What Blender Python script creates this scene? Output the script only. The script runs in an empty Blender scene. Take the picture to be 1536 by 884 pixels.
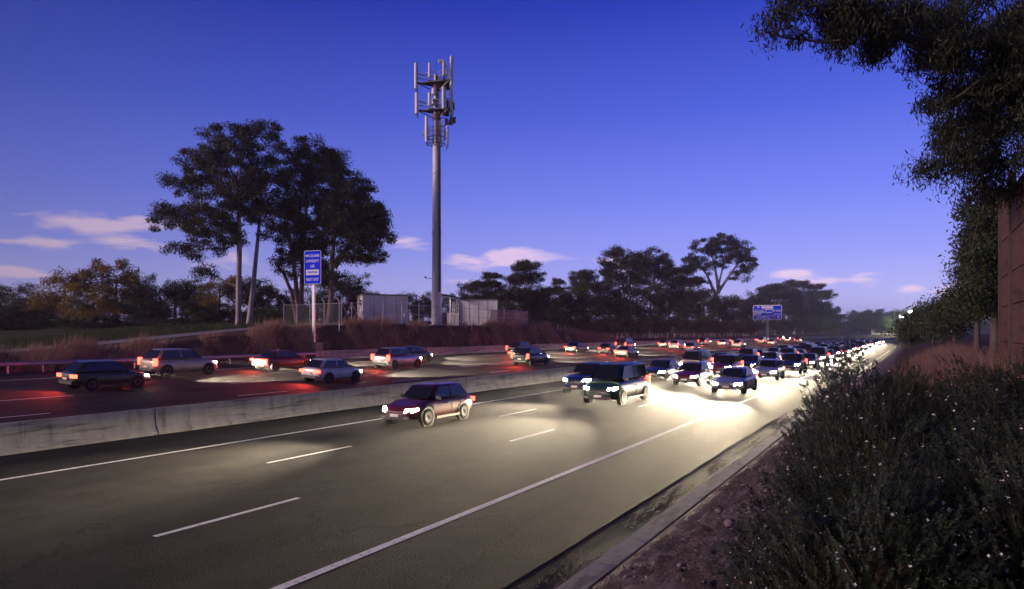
import bpy, math, random
import numpy as np
from mathutils import Vector, Matrix, Euler

# ------------------------------------------------------------------ camera, sky, light
sc = bpy.context.scene
COL = sc.collection
R = math.radians
YAW = R(30.46)
CAM_Z = 3.5
F = 1024.0                                   # focal length in pixels of a 1536 wide frame
cam_d = bpy.data.cameras.new('camera')
cam = bpy.data.objects.new('camera', cam_d); COL.objects.link(cam)
cam.location = (0, 0, CAM_Z)
cam.rotation_euler = (math.pi / 2, 0, YAW)
cam_d.lens = 24.0; cam_d.sensor_width = 36.0
cam_d.shift_y = 58.0 / 1536.0
cam_d.clip_end = 9000; cam_d.clip_start = .05
sc.camera = cam

SUN_AZ = R(222)        # direction the last light comes from, clockwise from +Y (behind left of the camera)
SUN_EL = R(14)
w = bpy.data.worlds.new('World'); sc.world = w; w.use_nodes = True


def build_world():
    nt = w.node_tree; N = nt.nodes; L = nt.links
    bg = N['Background']

    def math_(op, a, b=None, c=None, clamp=False):
        n = N.new('ShaderNodeMath'); n.operation = op; n.use_clamp = clamp
        for i, v in enumerate((a, b, c)):
            if v is None: continue
            if isinstance(v, (int, float)): n.inputs[i].default_value = v
            else: L.new(v, n.inputs[i])
        return n.outputs[0]

    def mix(f, a, b, mode='MIX'):
        n = N.new('ShaderNodeMix'); n.data_type = 'RGBA'; n.blend_type = mode
        if isinstance(f, (int, float)): n.inputs[0].default_value = f
        else: L.new(f, n.inputs[0])
        for i, v in ((6, a), (7, b)):
            if isinstance(v, tuple): n.inputs[i].default_value = v
            else: L.new(v, n.inputs[i])
        return n.outputs[2]

    tc = N.new('ShaderNodeTexCoord')
    sep = N.new('ShaderNodeSeparateXYZ'); L.new(tc.outputs['Generated'], sep.inputs[0])
    x, y, z = sep.outputs
    sky = N.new('ShaderNodeTexSky'); sky.sky_type = 'NISHITA'; sky.sun_disc = False
    sky.sun_elevation = SUN_EL; sky.sun_rotation = SUN_AZ
    sky.ozone_density = 10; sky.air_density = 1.0; sky.dust_density = 0.4
    nish = mix(1.0, sky.outputs[0], (.012, .012, .012, 1), 'MULTIPLY')
    # the twilight glow over it: deep blue overhead, lavender towards the horizon
    ramp = N.new('ShaderNodeValToRGB'); L.new(z, ramp.inputs[0])
    e = ramp.color_ramp.elements
    e[0].position = 0.0; e[0].color = (.50, .44, .82, 1)
    e[1].position = 1.0; e[1].color = (.004, .008, .12, 1)
    for p, c in ((.05, (.47, .44, .87)), (.11, (.29, .31, .85)), (.19, (.165, .205, .79)), (.30, (.072, .105, .62)),
                 (.43, (.018, .034, .40)), (.62, (.009, .018, .25))):
        q = e.new(p); q.color = (*c, 1)
    hl = math_('SQRT', math_('ADD', math_('MULTIPLY', x, x), math_('MULTIPLY', y, y)))
    ca = math_('DIVIDE', y, math_('MAXIMUM', hl, .001))
    az = math_('MAXIMUM', math_('MULTIPLY_ADD', ca, .92, .25), .45)
    azc = N.new('ShaderNodeCombineColor')
    for i in range(3): L.new(az, azc.inputs[i])
    glow = mix(1.0, ramp.outputs[0], azc.outputs[0], 'MULTIPLY')
    skyc = mix(1.0, nish, glow, 'ADD')
    # pink lit cloud banks low over the horizon, all the way round
    mp = N.new('ShaderNodeMapping'); L.new(tc.outputs['Generated'], mp.inputs[0])
    mp.inputs['Scale'].default_value = (1.0, 1.0, 4.5); mp.inputs['Location'].default_value = (3.1, .7, .35)
    n1 = N.new('ShaderNodeTexNoise'); L.new(mp.outputs[0], n1.inputs['Vector'])
    n1.inputs['Scale'].default_value = 9.0; n1.inputs['Detail'].default_value = 7; n1.inputs['Roughness'].default_value = .56
    n1.inputs['Distortion'].default_value = .35
    el = math_('ARCTAN2', z, hl)
    aza = math_('ARCTAN2', x, y)          # 0 along +Y, negative to the left

    def bank(u, v, wu, hv):
        a0 = math.atan((u - 768) / F) - YAW
        e0 = math.atan((500 - v) / math.hypot(F, u - 768))
        wa = wu / F * .8; he = hv / F
        da = math_('DIVIDE', math_('SUBTRACT', aza, a0), wa)
        de = math_('DIVIDE', math_('SUBTRACT', el, e0), he)
        d2 = math_('ADD', math_('MULTIPLY', da, da), math_('MULTIPLY', de, de))
        return math_('EXPONENT', math_('MULTIPLY', d2, -1.0))
    cov = None
    for b in ((120, 330, 150, 17), (50, 362, 60, 12), (215, 368, 70, 16), (20, 408, 60, 9), (335, 395, 60, 20), (615, 372, 60, 20), (770, 384, 110, 20), (690, 400, 80, 28),
              (930, 395, 50, 18), (1180, 414, 60, 9), (1285, 420, 46, 11), (1370, 432, 28, 8), (1425, 436, 40, 10), (1215, 425, 110, 12)):
        g = bank(*b)
        cov = g if cov is None else math_('MAXIMUM', cov, g)
    # the same kind of banks outside the frame
    band = math_('EXPONENT', math_('MULTIPLY', math_('POWER', math_('DIVIDE', math_('SUBTRACT', el, .11), .045), 2), -1.0))
    mp2 = N.new('ShaderNodeMapping'); L.new(tc.outputs['Generated'], mp2.inputs[0]); mp2.inputs['Scale'].default_value = (1, 1, 2.5)
    n2 = N.new('ShaderNodeTexNoise'); L.new(mp2.outputs[0], n2.inputs['Vector']); n2.inputs['Scale'].default_value = 2.2
    out = math_('MULTIPLY', band, math_('MULTIPLY', math_('SUBTRACT', n2.outputs[0], .40), 2.4, clamp=True))
    inview = math_('LESS_THAN', math_('ABSOLUTE', math_('ADD', aza, YAW)), R(41))
    cov = math_('MAXIMUM', cov, math_('MULTIPLY', out, math_('SUBTRACT', 1.0, inview)))
    m = math_('MULTIPLY', math_('SUBTRACT', math_('ADD', math_('MULTIPLY', cov, .55), math_('MULTIPLY', n1.outputs[0], 1.7)), 1.15), 3.8, clamp=True)
    m = math_('MULTIPLY', m, math_('MULTIPLY', cov, 1.6, clamp=True))
    cl = mix(1.0, (.86, .64, .86, 1), azc.outputs[0], 'MULTIPLY')
    fin = mix(math_('MULTIPLY', m, .85), skyc, cl)
    # first stars
    vor = N.new('ShaderNodeTexVoronoi'); vor.inputs['Scale'].default_value = 26.0; L.new(tc.outputs['Generated'], vor.inputs['Vector'])
    st = math_('LESS_THAN', vor.outputs['Distance'], .026)
    sc1 = N.new('ShaderNodeSeparateColor'); L.new(vor.outputs['Color'], sc1.inputs[0])
    st = math_('MULTIPLY', st, math_('GREATER_THAN', sc1.outputs[0], .86))
    st = math_('MULTIPLY', st, math_('GREATER_THAN', z, .08))
    fin = mix(math_('MULTIPLY', st, .6), fin, (.75, .78, 1, 1), 'ADD')
    L.new(fin, bg.inputs[0]); bg.inputs[1].default_value = 1.0


build_world()
sun_d = bpy.data.lights.new('dusk_sun', 'SUN'); sun_d.energy = 3.2; sun_d.angle = R(20); sun_d.color = (1.0, .70, .66)
sun = bpy.data.objects.new('dusk_sun', sun_d); COL.objects.link(sun)
dv = Vector((math.sin(SUN_AZ) * math.cos(SUN_EL), math.cos(SUN_AZ) * math.cos(SUN_EL), math.sin(SUN_EL)))
sun.rotation_euler = dv.to_track_quat('Z', 'Y').to_euler()
sc.view_settings.view_transform = 'Standard'; sc.view_settings.look = 'None'
sc.view_settings.exposure = 0.0; sc.view_settings.gamma = 1.0; sc.view_settings.use_curve_mapping = False
sc.cycles.use_denoising = True; sc.cycles.use_adaptive_sampling = True; sc.cycles.adaptive_threshold = .025
sc.cycles.max_bounces = 5; sc.cycles.diffuse_bounces = 2; sc.cycles.glossy_bounces = 2; sc.cycles.transparent_max_bounces = 16
sc.cycles.volume_bounces = 0; sc.cycles.sample_clamp_indirect = 4.0; sc.cycles.volume_step_rate = 4

rng = np.random.default_rng(7)
random.seed(7)

# ------------------------------------------------------------------ helpers
def px(u, v, d):
    """world point seen at photo pixel (u, v) at depth d along the view axis"""
    r = (u - 768) / F * d
    return Vector((-math.sin(YAW) * d + math.cos(YAW) * r, math.cos(YAW) * d + math.sin(YAW) * r, CAM_Z - (v - 500) / F * d))


def tag(o, label=None, cat=None, group=None, kind=None):
    if label: o['label'] = label
    if cat: o['category'] = cat
    if group: o['group'] = group
    if kind: o['kind'] = kind
    return o


def empty(name, loc=(0, 0, 0), rz=0.0):
    o = bpy.data.objects.new(name, None); COL.objects.link(o)
    o.location = loc; o.rotation_euler = (0, 0, rz); o.empty_display_size = .3
    return o


def new_mesh(name, verts, faces, mat, smooth=False):
    me = bpy.data.meshes.new(name)
    me.from_pydata([tuple(v) for v in verts], [], faces)
    me.update()
    if mat is not None: me.materials.append(mat)
    if smooth: me.polygons.foreach_set('use_smooth', np.ones(len(me.polygons), bool))
    return me


def link(name, me, parent=None, loc=None, rot=None, scale=None):
    o = bpy.data.objects.new(name, me); COL.objects.link(o)
    if parent is not None: o.parent = parent
    if loc is not None: o.location = loc
    if rot is not None: o.rotation_euler = rot
    if scale is not None: o.scale = scale
    return o


def poly_mesh(name, V, mat, k=4):
    """V: (N,k,3) array of separate k-gons"""
    n = V.shape[0]
    me = bpy.data.meshes.new(name)
    me.vertices.add(n * k); me.vertices.foreach_set('co', V.reshape(-1).astype(np.float32))
    me.loops.add(n * k); me.loops.foreach_set('vertex_index', np.arange(n * k, dtype=np.int32))
    me.polygons.add(n); me.polygons.foreach_set('loop_start', np.arange(0, n * k, k, dtype=np.int32))
    me.polygons.foreach_set('loop_total', np.full(n, k, np.int32))
    me.update(calc_edges=True)
    if mat is not None: me.materials.append(mat)
    return me


class MB:
    def __init__(s): s.v = []; s.f = []

    def add(s, vs, fs):
        b = len(s.v); s.v += [Vector(p) for p in vs]; s.f += [tuple(i + b for i in f) for f in fs]

    def box(s, c, d, rot=None, bev=0.0):
        hx, hy, hz = d[0] / 2, d[1] / 2, d[2] / 2
        vs = [Vector((i * hx, j * hy, k * hz)) for k in (-1, 1) for j in (-1, 1) for i in (-1, 1)]
        if rot is not None:
            m = rot if isinstance(rot, Matrix) else Euler(rot).to_matrix()
            vs = [m @ v for v in vs]
        vs = [v + Vector(c) for v in vs]
        s.add(vs, [(0, 2, 3, 1), (4, 5, 7, 6), (0, 1, 5, 4), (2, 6, 7, 3), (0, 4, 6, 2), (1, 3, 7, 5)])

    def beam(s, a, b, wx, wz):
        a, b = Vector(a), Vector(b); d = b - a
        q = d.to_track_quat('Y', 'Z').to_matrix()
        s.box((a + b) / 2, (wx, d.length, wz), q)

    def tube(s, pts, rad, n=8, cap=True):
        pts = [Vector(p) for p in pts]
        if isinstance(rad, (int, float)): rad = [rad] * len(pts)
        ref = None; vs = []; fs = []
        for i, p in enumerate(pts):
            t = (pts[min(i + 1, len(pts) - 1)] - pts[max(i - 1, 0)])
            if t.length < 1e-9: t = Vector((0, 0, 1))
            t.normalize()
            if ref is None:
                ref = t.orthogonal().normalized()
            ref = (ref - t * ref.dot(t))
            ref = ref.normalized() if ref.length > 1e-6 else t.orthogonal().normalized()
            bi = t.cross(ref)
            for k in range(n):
                a = 2 * math.pi * k / n
                vs.append(p + (ref * math.cos(a) + bi * math.sin(a)) * rad[i])
        for i in range(len(pts) - 1):
            for k in range(n):
                a, b = i * n + k, i * n + (k + 1) % n
                fs.append((a, b, b + n, a + n))
        if cap:
            fs.append(tuple(range(n))[::-1]); fs.append(tuple(range((len(pts) - 1) * n, len(pts) * n)))
        s.add(vs, fs)

    def prism(s, prof, y0, y1):
        """profile in (x, z), extruded along y"""
        n = len(prof)
        vs = [Vector((x, y0, z)) for x, z in prof] + [Vector((x, y1, z)) for x, z in prof]
        fs = [(i, (i + 1) % n, (i + 1) % n + n, i + n) for i in range(n)]
        fs += [tuple(range(n))[::-1], tuple(range(n, 2 * n))]
        s.add(vs, fs)

    def mesh(s, name, mat, smooth=False): return new_mesh(name, s.v, s.f, mat, smooth)

    def build(s, name, mat, parent=None, smooth=False, loc=None, rot=None):
        return link(name, s.mesh(name, mat, smooth), parent, loc, rot)


def smooth_sharp(me, ang=40):
    me.polygons.foreach_set('use_smooth', np.ones(len(me.polygons), bool))
    try: me.set_sharp_from_angle(angle=R(ang))
    except Exception: pass


# ------------------------------------------------------------------ materials
def mat(name, col, rough=.7, metal=0.0, var=0.0, vscale=3.0, bump=0.0, bscale=40.0, col2=None, spec=.5, emit=None, estr=0.0, detail=5.0,
        stretch=None, coat=0.0, thr=None):
    m = bpy.data.materials.new(name); m.use_nodes = True
    nt = m.node_tree; N = nt.nodes; L = nt.links
    b = N['Principled BSDF']
    b.inputs['Base Color'].default_value = (*col, 1); b.inputs['Roughness'].default_value = rough
    b.inputs['Metallic'].default_value = metal; b.inputs['Specular IOR Level'].default_value = spec
    if coat: b.inputs['Coat Weight'].default_value = coat; b.inputs['Coat Roughness'].default_value = .08
    vec = None
    if var or bump or col2:
        g = N.new('ShaderNodeNewGeometry'); vec = g.outputs['Position']
        if stretch:
            mp = N.new('ShaderNodeMapping'); L.new(vec, mp.inputs[0]); mp.inputs['Scale'].default_value = stretch; vec = mp.outputs[0]
    if var or col2:
        n = N.new('ShaderNodeTexNoise'); L.new(vec, n.inputs['Vector'])
        n.inputs['Scale'].default_value = vscale; n.inputs['Detail'].default_value = detail; n.inputs['Roughness'].default_value = .6
        r = N.new('ShaderNodeValToRGB'); L.new(n.outputs[0], r.inputs[0])
        lo, hi = thr or (.32, .68)
        r.color_ramp.elements[0].position = lo; r.color_ramp.elements[1].position = hi
        c2 = col2 or tuple(c * (1 + var) for c in col)
        c1 = col if col2 else tuple(c * (1 - var) for c in col)
        r.color_ramp.elements[0].color = (*c1, 1); r.color_ramp.elements[1].color = (*c2, 1)
        L.new(r.outputs[0], b.inputs['Base Color'])
    if bump:
        n = N.new('ShaderNodeTexNoise'); L.new(vec, n.inputs['Vector']); n.inputs['Scale'].default_value = bscale; n.inputs['Detail'].default_value = 4
        bp = N.new('ShaderNodeBump'); bp.inputs['Strength'].default_value = bump; bp.inputs['Distance'].default_value = .02
        L.new(n.outputs[0], bp.inputs['Height']); L.new(bp.outputs[0], b.inputs['Normal'])
    if emit:
        b.inputs['Emission Color'].default_value = (*emit, 1); b.inputs['Emission Strength'].default_value = estr
    return m


def leaf_mat(name, col, col2, scale=.6, trans=.25, rough=.55):
    m = bpy.data.materials.new(name); m.use_nodes = True
    nt = m.node_tree; N = nt.nodes; L = nt.links
    b = N['Principled BSDF']; b.inputs['Roughness'].default_value = rough; b.inputs['Specular IOR Level'].default_value = .3
    g = N.new('ShaderNodeNewGeometry')
    n = N.new('ShaderNodeTexNoise'); L.new(g.outputs['Position'], n.inputs['Vector']); n.inputs['Scale'].default_value = scale; n.inputs['Detail'].default_value = 6
    r = N.new('ShaderNodeValToRGB'); L.new(n.outputs[0], r.inputs[0])
    r.color_ramp.elements[0].position = .34; r.color_ramp.elements[1].position = .66
    r.color_ramp.elements[0].color = (*col, 1); r.color_ramp.elements[1].color = (*col2, 1)
    L.new(r.outputs[0], b.inputs['Base Color'])
    t = N.new('ShaderNodeBsdfTranslucent'); L.new(r.outputs[0], t.inputs[0])
    mx = N.new('ShaderNodeMixShader'); mx.inputs[0].default_value = trans
    L.new(b.outputs[0], mx.inputs[1]); L.new(t.outputs[0], mx.inputs[2])
    L.new(mx.outputs[0], N['Material Output'].inputs[0])
    return m


def asphalt(name, col, lane=None):
    m = bpy.data.materials.new(name); m.use_nodes = True
    nt = m.node_tree; N = nt.nodes; L = nt.links; b = N['Principled BSDF']
    g = N.new('ShaderNodeNewGeometry')
    # aggregate speckle
    v = N.new('ShaderNodeTexVoronoi'); v.inputs['Scale'].default_value = 55; L.new(g.outputs['Position'], v.inputs['Vector'])
    n = N.new('ShaderNodeTexNoise'); n.inputs['Scale'].default_value = .35; n.inputs['Detail'].default_value = 8; L.new(g.outputs['Position'], n.inputs['Vector'])
    # long patches and wheel paths worn along the lanes
    mp = N.new('ShaderNodeMapping'); L.new(g.outputs['Position'], mp.inputs[0]); mp.inputs['Scale'].default_value = (1.1, .03, 1)
    n2 = N.new('ShaderNodeTexNoise'); n2.inputs['Scale'].default_value = 1.0; n2.inputs['Detail'].default_value = 4; L.new(mp.outputs[0], n2.inputs['Vector'])
    s = N.new('ShaderNodeMath'); s.operation = 'MULTIPLY_ADD'; L.new(n.outputs[0], s.inputs[0]); s.inputs[1].default_value = .5
    s2 = N.new('ShaderNodeMath'); s2.operation = 'MULTIPLY'; L.new(n2.outputs[0], s2.inputs[0]); s2.inputs[1].default_value = .6; L.new(s2.outputs[0], s.inputs[2])
    s3 = N.new('ShaderNodeSeparateColor'); L.new(v.outputs['Color'], s3.inputs[0])
    s4 = N.new('ShaderNodeMath'); s4.operation = 'MULTIPLY_ADD'; L.new(s3.outputs[0], s4.inputs[0]); s4.inputs[1].default_value = .3; L.new(s.outputs[0], s4.inputs[2])
    ng = N.new('ShaderNodeTexNoise'); ng.inputs['Scale'].default_value = 22; ng.inputs['Detail'].default_value = 3; ng.inputs['Roughness'].default_value = .8; L.new(g.outputs['Position'], ng.inputs['Vector'])
    s5 = N.new('ShaderNodeMath'); s5.operation = 'MULTIPLY_ADD'; L.new(ng.outputs[0], s5.inputs[0]); s5.inputs[1].default_value = .9; s6 = N.new('ShaderNodeMath'); s6.operation = 'SUBTRACT'; L.new(s4.outputs[0], s6.inputs[0]); s6.inputs[1].default_value = .45
    L.new(s6.outputs[0], s5.inputs[2])
    r = N.new('ShaderNodeValToRGB'); L.new(s5.outputs[0], r.inputs[0])
    r.color_ramp.elements[0].position = .38; r.color_ramp.elements[1].position = 1.0
    r.color_ramp.elements[0].color = (*[c * .6 for c in col], 1); r.color_ramp.elements[1].color = (*[c * 1.7 for c in col], 1)
    colr = r.outputs[0]

    def mth(op, a, c=None):
        q = N.new('ShaderNodeMath'); q.operation = op
        for i, v_ in enumerate((a, c)):
            if v_ is None: continue
            if isinstance(v_, (int, float)): q.inputs[i].default_value = v_
            else: L.new(v_, q.inputs[i])
        return q.outputs[0]

    def mul(c_, f_):
        q = N.new('ShaderNodeMix'); q.data_type = 'RGBA'; q.blend_type = 'MULTIPLY'; q.inputs[0].default_value = 1
        L.new(c_, q.inputs[6]); L.new(f_, q.inputs[7]); return q.outputs[2]
    if lane is not None:
        # oil drip line down the middle of each lane, polished wheel paths beside it
        sx_ = N.new('ShaderNodeSeparateXYZ'); L.new(g.outputs['Position'], sx_.inputs[0])
        t = mth('MULTIPLY', mth('SUBTRACT', sx_.outputs[0], lane), 2 * math.pi / 3.75)
        tr = mth('ADD', mth('MULTIPLY', mth('COSINE', t), -.16), mth('MULTIPLY', mth('COSINE', mth('MULTIPLY', t, 2.0)), -.10))
        tr = mth('ADD', mth('MULTIPLY', tr, mth('ADD', n2.outputs[0], .3)), 1.0)
        colr = mul(colr, tr)
    # sealed cracks and old joints
    mp3 = N.new('ShaderNodeMapping'); L.new(g.outputs['Position'], mp3.inputs[0]); mp3.inputs['Scale'].default_value = (.34, .10, 1)
    nd = N.new('ShaderNodeTexNoise'); nd.inputs['Scale'].default_value = 2.5; L.new(g.outputs['Position'], nd.inputs['Vector'])
    ad = N.new('ShaderNodeMix'); ad.data_type = 'RGBA'; ad.blend_type = 'ADD'; ad.inputs[0].default_value = .12; L.new(mp3.outputs[0], ad.inputs[6]); L.new(nd.outputs[1], ad.inputs[7])
    v2 = N.new('ShaderNodeTexVoronoi'); v2.feature = 'DISTANCE_TO_EDGE'; v2.inputs['Scale'].default_value = 1.0; L.new(ad.outputs[2], v2.inputs['Vector'])
    ck = mth('ADD', mth('MULTIPLY', mth('LESS_THAN', v2.outputs['Distance'], .006), -.5), 1.0)
    colr = mul(colr, ck)
    # dark stains and dusty patches
    n5 = N.new('ShaderNodeTexNoise'); n5.inputs['Scale'].default_value = 1.3; n5.inputs['Detail'].default_value = 5; n5.inputs['Roughness'].default_value = .65; L.new(g.outputs['Position'], n5.inputs['Vector'])
    rr = N.new('ShaderNodeMapRange'); L.new(n5.outputs[0], rr.inputs[0]); rr.inputs[1].default_value = .3; rr.inputs[2].default_value = .7; rr.inputs[3].default_value = .62; rr.inputs[4].default_value = 1.35
    colr = mul(colr, rr.outputs[0])
    L.new(colr, b.inputs['Base Color'])
    b.inputs['Roughness'].default_value = .8; b.inputs['Specular IOR Level'].default_value = .08
    bp = N.new('ShaderNodeBump'); bp.inputs['Strength'].default_value = .9; bp.inputs['Distance'].default_value = .012
    L.new(v.outputs['Distance'], bp.inputs['Height']); L.new(bp.outputs[0], b.inputs['Normal'])
    return m


def concrete(name, col, streak=True):
    m = bpy.data.materials.new(name); m.use_nodes = True
    nt = m.node_tree; N = nt.nodes; L = nt.links; b = N['Principled BSDF']
    g = N.new('ShaderNodeNewGeometry')
    mp = N.new('ShaderNodeMapping'); L.new(g.outputs['Position'], mp.inputs[0]); mp.inputs['Scale'].default_value = (1, 1, .22) if streak else (1, 1, 1)
    n = N.new('ShaderNodeTexNoise'); n.inputs['Scale'].default_value = 2.4; n.inputs['Detail'].default_value = 9; n.inputs['Roughness'].default_value = .68; L.new(mp.outputs[0], n.inputs['Vector'])
    r = N.new('ShaderNodeValToRGB'); L.new(n.outputs[0], r.inputs[0])
    e = r.color_ramp.elements
    e[0].position = .30; e[0].color = (*[c * .35 for c in col], 1); e[1].position = .7; e[1].color = (*[c * 1.15 for c in col], 1)
    q = e.new(.43); q.color = (*[c * .85 for c in col], 1)
    mp4 = N.new('ShaderNodeMapping'); L.new(g.outputs['Position'], mp4.inputs[0]); mp4.inputs['Scale'].default_value = (2.5, .35, 5)
    n4 = N.new('ShaderNodeTexNoise'); n4.inputs['Scale'].default_value = 1.2; n4.inputs['Detail'].default_value = 6; n4.inputs['Roughness'].default_value = .7; L.new(mp4.outputs[0], n4.inputs['Vector'])
    r4 = N.new('ShaderNodeValToRGB'); L.new(n4.outputs[0], r4.inputs[0]); r4.color_ramp.elements[0].position = .36; r4.color_ramp.elements[0].color = (.30, .29, .28, 1); r4.color_ramp.elements[1].position = .47; r4.color_ramp.elements[1].color = (1, 1, 1, 1)
    mx4 = N.new('ShaderNodeMix'); mx4.data_type = 'RGBA'; mx4.blend_type = 'MULTIPLY'; mx4.inputs[0].default_value = .8; L.new(r.outputs[0], mx4.inputs[6]); L.new(r4.outputs[0], mx4.inputs[7])
    L.new(mx4.outputs[2], b.inputs['Base Color']); b.inputs['Roughness'].default_value = .85; b.inputs['Specular IOR Level'].default_value = .25
    n3 = N.new('ShaderNodeTexNoise'); n3.inputs['Scale'].default_value = 60; L.new(g.outputs['Position'], n3.inputs['Vector'])
    bp = N.new('ShaderNodeBump'); bp.inputs['Strength'].default_value = .25; bp.inputs['Distance'].default_value = .006
    L.new(n3.outputs[0], bp.inputs['Height']); L.new(bp.outputs[0], b.inputs['Normal'])
    return m


M = {}
M['asphalt'] = asphalt('asphalt_near', (.018, .0162, .0150), -9.35)
M['asphalt_far'] = asphalt('asphalt_far', (.022, .022, .024), -37.3)
M['path'] = mat('path_bitumen', (.20, .185, .18), .85, var=.25, vscale=.8, bump=.4, bscale=25)
M['line'] = mat('road_paint', (.16, .15, .14), .7, col2=(.66, .65, .62), vscale=9, bump=.3, bscale=60, thr=(.30, .46), detail=9)
M['conc'] = concrete('barrier_concrete', (.40, .37, .33))
M['conc2'] = concrete('kerb_concrete', (.25, .235, .21), False)
M['gutter'] = asphalt('gutter_bitumen', (.011, .0105, .012))
M['galv'] = mat('galvanised_steel', (.42, .43, .45), .45, .75, var=.15, vscale=6)
M['steel_dark'] = mat('dark_steel', (.10, .10, .11), .5, .6, var=.2, vscale=5)
M['pole'] = mat('monopole_steel', (.64, .62, .62), .6, .1, var=.22, vscale=1.6, stretch=(1, 1, .25))
M['antenna'] = mat('antenna_plastic', (.66, .64, .63), .5, var=.06, vscale=2)
M['rust'] = mat('rust', (.22, .085, .035), .85, var=.35, vscale=5)
M['black'] = mat('black_rubber', (.010, .010, .011), .9, spec=.1)
M['blue'] = mat('sign_blue', (.003, .03, .85), .8, var=.03, vscale=2, spec=.15)
M['white'] = mat('sign_white', (.80, .80, .80), .7, spec=.2)
M['signgrey'] = mat('sign_back', (.3, .3, .31), .5, .5)
M['cabin'] = mat('shelter_panel', (.80, .75, .69), .65, var=.12, vscale=1.2, stretch=(1, 1, .4))
M['cabin2'] = mat('shelter_panel_grey', (.76, .74, .72), .6, var=.1, vscale=1.2, stretch=(1, 1, .4))
M['roofmetal'] = mat('shelter_roof', (.22, .20, .20), .5, .3)
M['bark_pale'] = mat('pale_gum_bark', (.22, .18, .16), .8, col2=(.46, .41, .39), vscale=1.1, bump=.5, bscale=8, stretch=(1, 1, .35))
M['bark'] = mat('brown_bark', (.09, .06, .045), .9, col2=(.24, .17, .13), vscale=1.6, bump=.7, bscale=9, stretch=(1, 1, .3))
M['bark_dark'] = mat('dark_bark', (.05, .04, .033), .9, col2=(.13, .10, .08), vscale=2.5, bump=.6, bscale=12)
M['leaf_euc'] = leaf_mat('gum_leaf', (.030, .040, .020), (.075, .085, .040), .45)
M['leaf_dark'] = leaf_mat('dark_leaf', (.022, .034, .014), (.055, .075, .030), .5)
M['leaf_green'] = leaf_mat('green_leaf', (.030, .060, .018), (.075, .120, .035), .5)
M['leaf_yellow'] = leaf_mat('wattle_leaf', (.11, .085, .018), (.36, .24, .03), .35)
M['leaf_near'] = leaf_mat('near_gum_leaf', (.012, .016, .009), (.034, .042, .020), 1.2)
M['leaf_shrub'] = leaf_mat('shrub_leaf', (.014, .024, .012), (.040, .056, .028), 2.2, trans=.1)
M['flower'] = mat('white_petal', (.72, .70, .74), .6)
M['twig'] = mat('twig', (.10, .075, .055), .9, var=.3, vscale=9)
M['dry'] = leaf_mat('dry_grass_blade', (.28, .175, .115), (.46, .31, .215), .5, trans=.3, rough=.8)
M['redgrass'] = leaf_mat('reddish_grass_blade', (.15, .085, .07), (.26, .155, .13), .9, trans=.3, rough=.8)
M['grass'] = leaf_mat('green_grass_blade', (.025, .05, .012), (.06, .09, .025), .5, trans=.3, rough=.8)
M['wall'] = concrete('noise_wall_panel', (.085, .045, .030))
M['wallpost'] = mat('noise_wall_post', (.06, .042, .034), .7, .2, var=.2, vscale=4)
M['roof'] = mat('roof_tile', (.16, .07, .055), .8, var=.25, vscale=2)
M['house'] = mat('house_render', (.62, .58, .52), .8, var=.08, vscale=1)
M['glass'] = mat('dark_glass', (.008, .009, .012), .06, spec=.7)
M['lamp'] = mat('floodlight_lens', (.9, .95, .85), .3, emit=(.92, 1.0, .80), estr=60)
M['window_lit'] = mat('lit_window', (.8, .6, .3), .4, emit=(1, .75, .42), estr=3.0)
M['gate_sign'] = mat('notice_plate', (.85, .84, .80), .5)

mesh_mat = bpy.data.materials.new('chain_link'); mesh_mat.use_nodes = True
_n = mesh_mat.node_tree.nodes; _l = mesh_mat.node_tree.links
_t = _n.new('ShaderNodeBsdfTransparent'); _m = _n.new('ShaderNodeMixShader'); _m.inputs[0].default_value = .09
_n['Principled BSDF'].inputs['Base Color'].default_value = (.20, .21, .24, 1); _n['Principled BSDF'].inputs['Roughness'].default_value = .5
_l.new(_t.outputs[0], _m.inputs[1]); _l.new(_n['Principled BSDF'].outputs[0], _m.inputs[2]); _l.new(_m.outputs[0], _n['Material Output'].inputs[0])
M['mesh'] = mesh_mat
cloth = mesh_mat.copy(); cloth.name = 'shade_cloth'
[x for x in cloth.node_tree.nodes if x.type == 'MIX_SHADER'][0].inputs[0].default_value = .72
[x for x in cloth.node_tree.nodes if x.type == 'BSDF_PRINCIPLED'][0].inputs['Base Color'].default_value = (.03, .035, .05, 1)
M['cloth'] = cloth

# ------------------------------------------------------------------ terrain
def ss(a, b, x):
    t = np.clip((x - a) / (b - a), 0, 1); return t * t * (3 - 2 * t)


def crv(y): return .0006 * np.maximum(np.asarray(y, float) - 260, 0) ** 2


def zs(y):       # height of the shelf that carries the service path and the compound
    return 1.7 + 2.8 * ss(14, 60, y) - 2.2 * ss(94, 128, y)


def zf(x):       # cross fall of the far carriageway
    return .05 + .92 * (-np.asarray(x, float) - 23.2) / 24.8


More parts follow.
